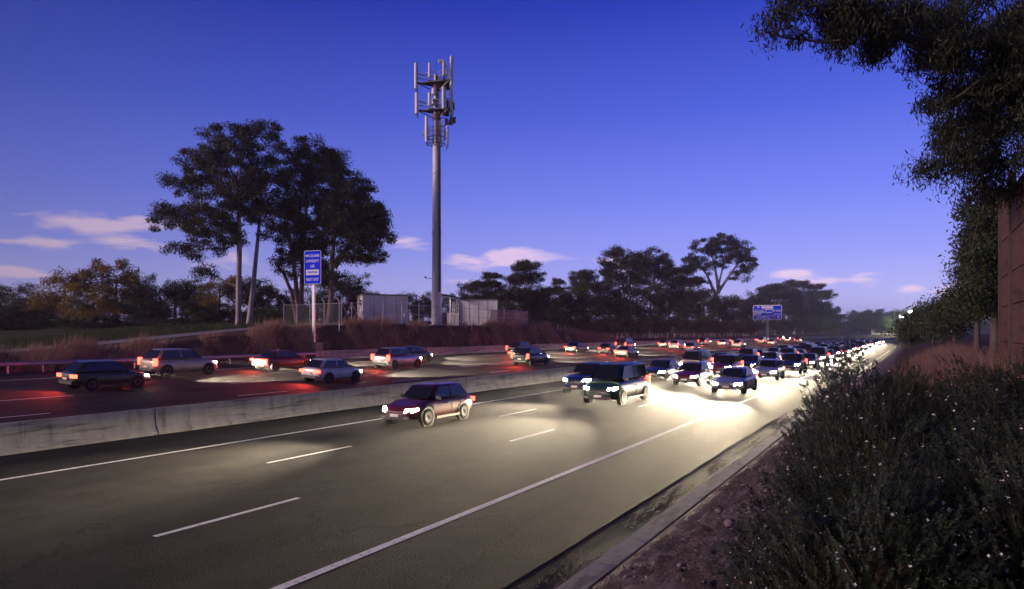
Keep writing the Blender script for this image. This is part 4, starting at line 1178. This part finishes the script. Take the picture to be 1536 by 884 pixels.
n = 5200; x = np.where(rng.random(n) < .35, rng.normal(-4.45, .16, n), rng.uniform(-3.75, -.6, n)); y = rng.uniform(2, 34, n)
keep = (np.sin(x * 5 + y * 1.3) + np.sin(y * 2.1 - x * 3)) > -.6; x, y = x[keep], y[keep]; n = len(x)
zg = np.where(x < -4.2, -.02, np.where(x < -3.8, .05, ground_z(x, y))) + .006
M['litter'] = mat('leaf_litter', (.045, .028, .018), .9, col2=(.16, .10, .06), vscale=6)
o = link('leaf_litter', poly_mesh('leaf_litter', leaves(np.stack([x, y, zg], 1), np.full(n, .012), 1, .055, .35, droop=0), M['litter'])); tag(o, 'fallen leaves and bark scattered over the gutter and the right bank', 'leaf litter', kind='stuff')
mb = MB()
for k in range(330):
    x_ = random.uniform(-3.7, -.9); y_ = random.uniform(2.5, 24); r_ = .012 + .07 * random.random() ** 3.5
    z_ = gz(x_, y_); ph = random.random() * 6
    pts_ = []
    for a_, b_ in ((0, -.6), (1, -.1), (2, .5)):
        for q in range(5):
            an = ph + q * 1.2566 + a_ * .6; rr_ = r_ * (1.05, 1.2, .65)[a_] * random.uniform(.75, 1.2)
            pts_.append((x_ + math.cos(an) * rr_, y_ + math.sin(an) * rr_ * 1.2, z_ + b_ * r_ * random.uniform(.8, 1.2)))
    fs_ = [(a * 5 + q, a * 5 + (q + 1) % 5, a * 5 + 5 + (q + 1) % 5, a * 5 + 5 + q) for a in (0, 1) for q in range(5)] + [(10, 11, 12, 13, 14)]
    mb.add(pts_, fs_)
M['stone'] = mat('bank_stone', (.09, .075, .078), .9, col2=(.24, .20, .21), vscale=8, bump=.6, bscale=40)
o = mb.build('loose_stones', M['stone']); tag(o, 'loose purplish grey stones on the bare right bank', 'stones', kind='stuff')


# ------------------------------------------------------------------ flowering shrubs in the right foreground
def shrub(name, cx, cy, rx_, ry_, h, nsprig, seed, label, leaf=.024):
    rg = np.random.default_rng(seed)
    z0 = gz(cx, cy)
    o = empty(name, (cx, cy, z0)); tag(o, label, 'shrub', 'flowering shrubs on the right bank')
    # sprig bases over a lumpy dome
    a = rg.uniform(0, 2 * np.pi, nsprig); rr = rg.random(nsprig) ** .5
    dirn = np.stack([np.cos(a) * rr, np.sin(a) * rr, np.sqrt(np.maximum(0, 1 - rr ** 2))], 1)
    dirn[:, 2] = np.maximum(dirn[:, 2], rg.uniform(.0, .25, nsprig))
    lump = 1 + .13 * np.sin(dirn[:, 0] * 6 + seed) + .12 * np.sin(dirn[:, 1] * 7 + 2 * seed) + .09 * np.sin(dirn[:, 0] * 13 - dirn[:, 1] * 11)
    f = rg.uniform(.35, 1.0, nsprig) ** .6 * lump
    base = dirn * f[:, None] * np.array([rx_, ry_, h]) 
    gxy = ground_z(base[:, 0] + cx, base[:, 1] + cy) - z0
    base[:, 2] = np.maximum(base[:, 2] + .65 * gxy, gxy + .03)
    up = dirn * np.array([1.0, 1.0, .6]) + np.array([0, 0, .45]) + rg.normal(size=(nsprig, 3)) * .22
    up /= np.linalg.norm(up, axis=1)[:, None]
    L_ = rg.uniform(.06, .17, nsprig)
    nl = 30
    t = np.tile(np.linspace(.05, 1, nl), nsprig); b = np.repeat(base, nl, 0); d = np.repeat(up, nl, 0); Ls = np.repeat(L_, nl)
    ctr = b + d * (t * Ls)[:, None]
    q = rg.normal(size=ctr.shape); q -= d * np.sum(q * d, 1)[:, None]; q /= np.linalg.norm(q, axis=1)[:, None]
    ax = q * .85 + d * .55; ax /= np.linalg.norm(ax, axis=1)[:, None]
    sd = np.cross(ax, d); sd /= np.linalg.norm(sd, axis=1)[:, None]
    s = (leaf * rg.uniform(.7, 1.3, len(ctr)) * (1.15 - .5 * t))[:, None]
    V = np.stack([ctr, ctr + ax * s * .5 + sd * s * .22, ctr + ax * s, ctr + ax * s * .5 - sd * s * .22], 1)
    link('foliage', poly_mesh('foliage', V, M['leaf_shrub']), o)
    # stems
    st = np.stack([base - up * .12 + 0, base - up * .12 + np.cross(up, [0, 0, 1]) * .004, base + up * L_[:, None] + np.cross(up, [0, 0, 1]) * .002, base + up * L_[:, None]], 1)
    link('twigs', poly_mesh('twigs', st, M['twig']), o)
    mb = MB()
    for k in range(26):
        i = int(rg.integers(nsprig)); e = Vector(base[i])
        s0 = Vector((rg.normal() * .12 * rx_, rg.normal() * .12 * ry_, -.1))
        mb.tube([s0, s0.lerp(e, .45) + Vector((rg.normal() * .05, rg.normal() * .05, .10)), e], [.016, .010, .004], 6, False)
    mb.build('stems', M['twig'], o, True)
    # small white flowers: four petals near sprig tips
    fi = rg.choice(nsprig, int(nsprig * .12), replace=False)
    P = []
    for i in fi:
        for _ in range(int(rg.integers(1, 3))):
            c = base[i] + up[i] * L_[i] * rg.uniform(.7, 1.02) + rg.normal(size=3) * .008
            nrm = up[i] + dirn[i] * .5 + rg.normal(size=3) * .5; nrm /= np.linalg.norm(nrm)
            e1 = np.cross(nrm, [.3, .5, .8]); e1 /= np.linalg.norm(e1); e2 = np.cross(nrm, e1); sz = rg.uniform(.006, .011)
            for k in range(4):
                an = k * math.pi / 2 + rg.random() * .3; r1 = (e1 * math.cos(an) + e2 * math.sin(an)); r2 = np.cross(nrm, r1)
                P.append([c, c + (r1 * .6 + r2 * .38) * sz, c + (r1 + nrm * .2) * sz, c + (r1 * .6 - r2 * .38) * sz])
    link('flowers', poly_mesh('flowers', np.array(P), M['flower']), o)
    return o


shrub('flowering_shrub', -.35, 7.3, 1.0, 1.75, 1.45, 5200, 3, 'tall dark flowering shrub at the left of the bank, nearest the concrete kerb')
shrub('flowering_shrub', .75, 5.0, .95, 1.35, 1.0, 3600, 4, 'dark shrub with small white flowers in the bottom right corner')
shrub('flowering_shrub', .95, 8.4, 1.0, 1.7, 1.1, 3000, 5, 'white flowered shrub further up the bank, below the brown wall')
shrub('flowering_shrub', -.25, 4.4, .75, .95, 1.0, 3200, 6, 'flowering shrub at the bottom edge beside the rock bank')
shrub('flowering_shrub', -.15, 11.3, 1.0, 2.0, 1.0, 2400, 8, 'flowering shrub furthest along the bank in front of the reddish grass')

# ------------------------------------------------------------------ brown noise wall on the right
nw = empty('noise_wall', (2.25, 24.4, 2.4)); tag(nw, 'tall brown panelled noise wall at the right edge above the bank', 'wall')
mb = MB(); mb.box((0, 0, 2.6), (.16, .16, 5.4)); me_np = mb.mesh('post', M['wallpost'])
ptsY = [0, -2.4, -6.4, -10.4, -14.4, -18.4]
mb4 = {}
for k, yy in enumerate(ptsY):
    link('post', me_np, nw, (-.03, yy, .0 - .02 * k))
for k in range(len(ptsY) - 1):
    y0_, y1_ = ptsY[k] - .085, ptsY[k + 1] + .085
    zz = -.2
    for r_, hgt in enumerate((1.05, 1.0, .85, 1.0, 1.15)):
        mb = MB(); mb.box((random.uniform(-.008, .008), (y0_ + y1_) / 2, zz + hgt / 2), (.10, abs(y1_ - y0_), hgt - .03)); mb.build('panel', M['wall'], nw); zz += hgt

# ------------------------------------------------------------------ trees of the right bank
def near_tree(name, base, trunks, ells, n, per, size, seed, label, trunk_r, clr, leafm='leaf_near', group=None, barkm='bark_dark', r_tip=.012, ratio=.30, droop=.8):
    """ells in (u, v, ru, rv, depth, depth radius): the crown as it stands over the bank"""
    rg = np.random.default_rng(seed)
    B = Vector(base)
    wts = np.array([e[2] * e[3] * e[4] for e in ells], float) ** .8; wts /= wts.sum()
    cl = []; cr = []
    for k in rg.choice(len(ells), n, p=wts):
        e = ells[k]; dd = rg.normal(size=3); dd /= np.linalg.norm(dd); r = rg.random() ** .42
        p_ = px(e[0] + dd[0] * e[2] * r, e[1] + dd[2] * e[3] * r, e[4] + dd[1] * e[5] * r)
        p_.z = max(p_.z, gz(p_.x, p_.y) + .1)
        cl.append(p_ - B); cr.append(clr * e[4] / 16 * rg.uniform(.6, 1.3))
    tr = [[Vector(q) - B for q in t] for t in trunks]
    return tree_obj(name, build_tree(name, tr, cl, cr, M[leafm], M[barkm], per, size, r_tip, seed, trunk_r, droop=droop, flat=.8, ratio=ratio), base, label=label, group=group)


bx, by = 5.2, 17.5; bz = gz(bx, by)
near_tree('overhanging_tree', (bx, by, bz), [[(bx, by, bz - .2), (bx - .2, by + .2, 6), (bx - .5, by + .3, 9.0), (bx - .8, by, 13)], [(bx - .5, by + .3, 9), px(1480, 62, 15), px(1380, 66, 14.5), px(1345, 50, 14)]],
          [(1500, 60, 120, 95, 15, 2.2), (1390, 30, 70, 45, 15, 2), (1310, 20, 70, 35, 14.5, 1.5), (1440, 130, 70, 55, 15.5, 2), (1500, 190, 75, 70, 16, 2), (1430, 215, 45, 40, 16, 1.5), (1470, 270, 60, 35, 17, 1.5),
           (1270, 20, 40, 32, 14, 1), (1320, 70, 38, 22, 14.5, 1), (1168, 22, 22, 22, 14, .6), (1180, 55, 20, 14, 14, .5), (1205, 5, 26, 14, 14, .6), (1405, 90, 40, 24, 15, 1), (1600, 120, 120, 160, 15, 2.5), (1400, 255, 22, 20, 16, .8), (1250, 55, 22, 14, 14, .6)],
          350, 270, .13, 61, 'large dark tree overhanging the top right corner from behind the brown wall', .24, .50, ratio=.20, droop=1.6)
for i, (u, d, ells, n, tr, lab) in enumerate((
        (1492, 27, [(1490, 330, 52, 38, 27, 2), (1480, 390, 42, 50, 27, 2), (1470, 440, 36, 36, 27, 1.6), (1510, 420, 40, 70, 28, 2)], 150, .14, 'dark dense tree rising beside the end of the brown wall'),
        (1466, 35, [(1466, 360, 22, 24, 35, 2), (1460, 410, 24, 34, 35, 2), (1455, 455, 28, 26, 35, 2)], 80, .13, 'dark dense tree just beyond the tree at the wall end'),
        (1432, 48, [(1432, 462, 26, 16, 48, 3), (1425, 485, 30, 14, 48, 3)], 56, .10, 'lower bushy tree on the right bank left of the dense wall trees'),
        (1400, 66, [(1402, 472, 22, 12, 66, 3), (1396, 490, 24, 12, 66, 3)], 50, .10, 'small bushy tree on the right bank second from the road end'),
        (1374, 100, [(1376, 486, 16, 10, 100, 4), (1372, 499, 16, 8, 100, 4)], 40, .12, 'smallest bushy tree on the right bank where the road disappears'))):
    b = px(u, 500, d); zb = gz(b.x, b.y)
    near_tree('bank_tree', (b.x, b.y, zb), [[(b.x, b.y, zb - .1), (b.x, b.y, zb + (CAM_Z + (500 - ells[0][1]) * d / F - zb) * .7)]], ells, n, 170, .16 * max(1, d / 38), 70 + i, lab, tr, .40, 'leaf_dark', 'trees on the right bank', ratio=.4)


# ------------------------------------------------------------------ vehicles, standing in their lanes with lamps lit
M['head'] = mat('headlamp_lens', (.9, .9, .9), .2, emit=(1.0, .93, .78), estr=90)
M['tail'] = mat('tail_lamp_lens', (.5, .02, .02), .25, emit=(1.0, .06, .03), estr=9)
M['rim'] = mat('alloy_rim', (.05, .05, .053), .6, spec=.2)
M['trim'] = mat('black_trim', (.015, .015, .016), .45)
M['plate'] = mat('number_plate', (.75, .73, .62), .5)
M['chrome'] = mat('grille_chrome', (.5, .5, .5), .2, 1.0)
PAINT = {n: mat('paint_' + n.replace(' ', '_'), c, .32, mt, coat=.6) for n, c, mt in (
    ('white', (.62, .62, .61), 0), ('silver', (.36, .37, .39), .6), ('dark grey', (.06, .063, .07), .4), ('black', (.012, .012, .014), .1), ('navy blue', (.012, .022, .075), .2),
    ('maroon', (.11, .012, .014), .2), ('beige', (.38, .33, .25), .3), ('dark green', (.015, .05, .03), .2))}


def loft(sections):
    n = len(sections[0]); mb = MB(); vs = [p for s in sections for p in s]; fs = []
    for i in range(len(sections) - 1):
        for k in range(n):
            a, b = i * n + k, i * n + (k + 1) % n; fs.append((a, b, b + n, a + n))
    fs.append(tuple(range(n))[::-1]); fs.append(tuple(range((len(sections) - 1) * n, len(sections) * n)))
    mb.add(vs, fs); return mb


def make_car(kind):
    P = {  # length, width, height, belt height, bonnet height, front of cabin, top front, top rear, rear of cabin, boot height
        'sedan': (4.75, 1.82, 1.45, .93, .80, 1.05, .30, -1.05, -1.75, .98),
        'hatchback': (4.10, 1.75, 1.50, .95, .84, .95, .30, -1.35, -1.90, .97),
        'tall wagon': (4.70, 1.88, 1.74, 1.10, 1.02, 1.10, .50, -1.75, -2.15, 1.10),
        'van': (4.95, 1.92, 1.98, 1.15, 1.02, 1.75, .95, -2.25, -2.42, 1.15)}[kind]
    L_, W_, H_, zb, zh, yf, tf, tr_, yr, zt_ = P
    root = empty('car')
    hw = W_ / 2; f = L_ / 2
    st = []
    prof = [(-f, .78, .50, zt_ - .14), (-f + .06, .90, .36, zt_ - .03), (-f + .30, .97, .27, zt_), (-f + .75, 1.0, .24, max(zt_, zb)), (yr + .35, 1.0, .22, zb), (0, 1.0, .22, zb), (yf - .1, 1.0, .22, zb - .02), (yf + .2, .995, .22, (zb + zh) / 2 + .04),
            (f - .75, .98, .23, zh), (f - .35, .93, .25, zh - .06), (f - .12, .84, .28, zh - .16), (f - .02, .70, .36, zh - .27), (f, .60, .44, zh - .33)]
    for y, wk, z0, z1 in prof:
        a = hw * wk; h = z1 - z0
        half = [(a * .80, z0), (a * .965, z0 + .05), (a, z0 + h * .35), (a * .99, z0 + h * .62), (a * .93, z0 + h * .90), (a * .82, z1), (a * .45, z1 + .025)]
        st.append([(x, y, z) for x, z in half] + [(-x, y, z) for x, z in reversed(half)])
    o = loft(st).build('body', None, root, True); o.data.materials.append(PAINT['silver']); sm = o.modifiers.new('round', 'SUBSURF'); sm.levels = sm.render_levels = 1
    # cabin
    rings = []
    for t in (0, .33, .66, .92, 1.0):
        z = zb - .03 + (H_ - zb + .03) * t; q = t ** 1.25 if t < 1 else 1
        y1 = yf + (tf - yf) * t; y0 = yr + (tr_ - yr) * t; a = hw * (.90 - .17 * q)
        if t == 1.0: y1 -= .12; y0 += .12; a -= .10
        c = .16
        rings.append([(a - c * .6, y0, z), (a, y0 + c, z), (a, y1 - c, z), (a - c * .9, y1, z), (-(a - c * .9), y1, z), (-a, y1 - c, z), (-a, y0 + c, z), (-(a - c * .6), y0, z)])
    o = loft(rings).build('cabin', None, root, True); o.data.materials.append(PAINT['silver']); sm = o.modifiers.new('round', 'SUBSURF'); sm.levels = sm.render_levels = 1

    def side(t, y, s):      # point on the cabin side
        q = t ** 1.25; return (s * (hw * (.90 - .17 * q) + .012), y, zb - .03 + (H_ - zb + .03) * t)

    def ye(t, front): return (yf + (tf - yf) * t - .20) if front else (yr + (tr_ - yr) * t + .20)
    ymid = (yf + yr) / 2 + .05
    for s in (-1, 1):
        for a_, b_ in ((0, 1), (1, 0)):
            t0, t1 = .14, .84
            if a_ == 0: q4 = [side(t0, ymid + .05, s), side(t0, ye(t0, True), s), side(t1, ye(t1, True), s), side(t1, ymid + .05, s)]
            else: q4 = [side(t0, ye(t0, False), s), side(t0, ymid - .05, s), side(t1, ymid - .05, s), side(t1, ye(t1, False), s)]
            mb = MB(); inn = [(p_[0] - s * .03, p_[1], p_[2]) for p_ in q4]; mb.add(q4 + inn, [(0, 1, 2, 3), (7, 6, 5, 4), (0, 4, 5, 1), (1, 5, 6, 2), (2, 6, 7, 3), (3, 7, 4, 0)]); mb.build('side_window', M['glass'], root)
    for front in (True, False):
        t0, t1 = .12, .88; sg_ = 1 if front else -1
        q4 = []
        for t, xs_ in ((t0, 1), (t0, -1), (t1, -1), (t1, 1)):
            q = t ** 1.25; yy = (yf + (tf - yf) * t) if front else (yr + (tr_ - yr) * t)
            q4.append((xs_ * (hw * (.90 - .17 * q) - .16), yy + sg_ * .014, zb - .03 + (H_ - zb + .03) * t + .01))
        inn = [(p_[0], p_[1] - sg_ * .03, p_[2]) for p_ in q4]
        mb = MB(); mb.add(q4 + inn, [(0, 1, 2, 3), (7, 6, 5, 4), (0, 4, 5, 1), (1, 5, 6, 2), (2, 6, 7, 3), (3, 7, 4, 0)]); mb.build('windscreen' if front else 'rear_window', M['glass'], root)
    # wheels
    rw = .33 if kind in ('sedan', 'hatchback') else .37
    for s in (-1, 1):
        for yw in (f - .88, -f + .85):
            mb = MB(); mb.tube([(s * (hw - .12), yw, rw), (s * (hw + .012), yw, rw)], rw + .065, 18); mb.build('wheel_arch', M['trim'], root)
            mb = MB(); mb.tube([(s * (hw - .20), yw, rw), (s * (hw + .005), yw, rw), (s * (hw + .03), yw, rw), (s * (hw + .035), yw, rw)], [rw, rw, rw - .03, rw - .10], 20)
            wh = mb.build('wheel', M['black'], root)
            mb = MB(); mb.tube([(s * (hw + .02), yw, rw), (s * (hw + .042), yw, rw), (s * (hw + .03), yw, rw)], [rw - .10, rw - .12, .05], 14); mb.build('rim', M['rim'], wh)
        mb = MB(); mb.box((s * (hw + .08), yf - .35, zb + .08), (.20, .10, .14)); mb.build('mirror', M['trim'], root)
        # head and tail lamps
        zl = zh - .235
        mb = MB(); mb.add([(s * hw * .50, f - .02, zl - .06), (s * hw * .80, f - .17, zl - .05), (s * hw * .90, f - .36, zl + .02), (s * hw * .52, f - .06, zl + .07), (s * hw * .78, f - .20, zl + .09), (s * hw * .88, f - .38, zl + .10)],
                          [(0, 1, 4, 3), (1, 2, 5, 4)])
        for v in mb.v: v.y += .035; v.x += s * .02
        n0 = len(mb.v); mb.add([v - Vector((0, .09, 0)) for v in mb.v], [(0, 3, 4, 1), (1, 4, 5, 2)])
        mb.f += [(0, 1, 7, 6), (1, 2, 8, 7), (3, 9, 10, 4), (4, 10, 11, 5), (0, 6, 9, 3), (2, 5, 11, 8)]
        hl = mb.build('headlight', M['head'], root)
        mb = MB(); zq = zt_ - .20
        if kind in ('van', 'tall wagon'): mb.box((s * hw * .88, -f + .10, zq + .04), (.20, .20, .46))
        else: mb.box((s * hw * .72, -f + .06, zq), (.42, .16, .17))
        mb.build('tail_light', M['tail'], root)
    mb = MB(); mb.box((0, f + .005, zh - .36), (hw * .92, .05, .15)); gr_ = mb.build('grille', M['trim'], root)
    mb = MB(); mb.box((0, f + .03, zh - .36), (hw * .94, .02, .022)); mb.build('grille_bar', M['chrome'], gr_)
    for s in (-1, 1):
        for y_ in (yf - .15, ymid, yr + .55):
            mb = MB(); mb.box((s * (hw - .004), y_, .62), (.016, .014, zb - .62)); mb.build('door_seam', M['trim'], root)
        for y_ in (ymid + .22, yr + .78):
            mb = MB(); mb.box((s * (hw - .002), y_, zb - .16), (.03, .20, .035)); mb.build('door_handle', M['trim'], root)
        mb = MB(); mb.box((s * (hw + .0), ymid, .27), (.05, f * 1.05, .09)); mb.build('sill', M['trim'], root)
        mb = MB(); mb.box((s * hw * .62, f + .0, .36), (.20, .07, .09)); mb.build('fog_lamp', M['chrome'], root)
        mb = MB(); mb.beam((s * .12, yf + .05, zb + .02), (s * .55, yf - .12, zb + .10), .02, .02); mb.build('wiper', M['trim'], root)
    mb = MB(); mb.box((0, f - .02, .34), (W_ * .62, .08, .12)); mb.build('front_bumper', M['trim'], root)
    mb = MB(); mb.box((0, -f + .01, .44), (W_ * .70, .08, .16)); mb.build('rear_bumper', M['trim'], root)
    for yy in (f + .04, -f - .035):
        mb = MB(); mb.box((0, yy, .44 if yy > 0 else .64), (.38, .02, .11)); mb.build('number_plate', M['plate'], root)
    root['f'] = f; root['hw'] = hw; root['zl'] = zh - .23; root['zt'] = zt_ - .18
    return root


CARS = {k: make_car(k) for k in ('sedan', 'hatchback', 'tall wagon', 'van')}
used = set()
beam_d = bpy.data.lights.new('headlight_beam', 'SPOT'); beam_d.energy = 26000; beam_d.color = (1.0, .82, .56); beam_d.spot_size = R(11.0); beam_d.spot_blend = .9; beam_d.shadow_soft_size = .07
beam_d2 = beam_d.copy(); beam_d2.energy = 130000; beam_d2.spot_blend = .6      # both lamps of a far car together
tailglow_d = bpy.data.lights.new('tail_glow', 'SPOT'); tailglow_d.energy = 1100; tailglow_d.color = (1.0, .07, .04); tailglow_d.spot_size = R(150); tailglow_d.spot_blend = 1.0; tailglow_d.shadow_soft_size = .09


def copy_car(kind, loc, rz, paint, label, group, near, tails):
    src = CARS[kind]; f, hw, zl, zt_ = src['f'], src['hw'], src['zl'], src['zt']
    if kind in used:
        root = src.copy(); COL.objects.link(root)
        for ch in [c for c in src.children if c.type == 'MESH']:
            c = ch.copy(); COL.objects.link(c); c.parent = root
            for g_ in [q for q in ch.children if q.type == 'MESH']:
                d = g_.copy(); COL.objects.link(d); d.parent = c
    else:
        root = src; used.add(kind)
    root.location = loc; root.rotation_euler = (0, 0, rz)
    tag(root, label, 'car', group)
    for c in root.children:
        if c.name.split('.')[0] in ('body', 'cabin'):
            c.material_slots[0].link = 'OBJECT'; c.material_slots[0].material = PAINT[paint]
    for s in ((-1, 1) if near else (0,)):
        b = bpy.data.objects.new('headlight_beam', beam_d if near else beam_d2); COL.objects.link(b); b.parent = root
        b.location = (s * hw * .72, f + .08, zl); b.rotation_euler = (R(90 - (3.6 if near else 5.0)), 0, 0); b.scale = (4.0, 1, 1)
    if tails:
        b = bpy.data.objects.new('tail_glow', tailglow_d); COL.objects.link(b); b.parent = root
        b.location = (0, -f - .12, zt_); b.rotation_euler = (R(-90 + 8), 0, 0)
    return root


prng = random.Random(4)
names = list(PAINT)
kinds = ['sedan', 'hatchback', 'tall wagon', 'sedan', 'van', 'hatchback', 'tall wagon']
NEAR = {('kerbside lane', -9.35): [43, 55, 65, 75, 84, 94, 103, 113, 122, 133, 143, 154, 166, 180, 196, 214, 236, 262], ('middle lane', -13.1): [34, 47, 58, 68, 77, 87, 97, 106, 116, 127, 138, 149, 161, 174, 190, 208, 230, 255],
        ('lane nearest the barrier', -16.85): [21.5, 39, 52, 62, 72, 82, 91, 101, 111, 121, 131, 142, 154, 168, 183, 200, 222, 248]}
FARL = {('lane beside the median', -32.4): [33, 58, 84, 118, 150, 190, 240], ('centre lane', -37.3): [20, 45, 66, 92, 125, 160, 205, 250], ('outer lane', -41.9): [28, 38, 53, 72, 88, 108, 132, 158, 190, 225, 265]}
ci = 0
for (ln, x), ysl in NEAR.items():
    for i, y in enumerate(ysl):
        y2 = y + prng.uniform(-1.5, 1.5); pc = names[prng.randrange(len(names))]; k = kinds[ci % 7]; ci += 1
        dx = float(crv(y2)); 
        copy_car(k, (x + dx + prng.uniform(-.2, .2), y2, 0.006), math.pi, pc, f'{pc} {k} with headlights on, {ORD[i]} oncoming car in the {ln}', 'oncoming cars with headlights on', y2 < 80, False)
for (ln, x), ysl in FARL.items():
    for i, y in enumerate(ysl):
        y2 = y + prng.uniform(-2, 2); pc = names[prng.randrange(len(names))]; k = kinds[ci % 7]; ci += 1
        dx = float(crv(y2)); xx = x + prng.uniform(-.2, .2)
        c = copy_car(k, (xx + dx, y2, float(zf(xx)) + .006), 0, pc, f'{pc} {k} with red tail lights, {ORD[i]} in the far {ln}', 'cars driving away with tail lights on', False, True)
        c.rotation_euler = (0, R(2.12), 0)

# ------------------------------------------------------------------ evening haze over the road
mb = MB(); mb.box((0, 455, 22), (3040, 2740, 60)); hz = mb.build('haze', None); tag(hz, 'thin evening haze over the road', 'haze', kind='stuff')
hm = bpy.data.materials.new('haze'); hm.use_nodes = True
hn = hm.node_tree.nodes; hn.remove(hn['Principled BSDF']); pv = hn.new('ShaderNodeVolumePrincipled')
pv.inputs['Color'].default_value = (.86, .86, .92, 1); pv.inputs['Density'].default_value = .00035; pv.inputs['Anisotropy'].default_value = .45
hm.node_tree.links.new(pv.outputs[0], hn['Material Output'].inputs['Volume'])
hz.data.materials.append(hm)
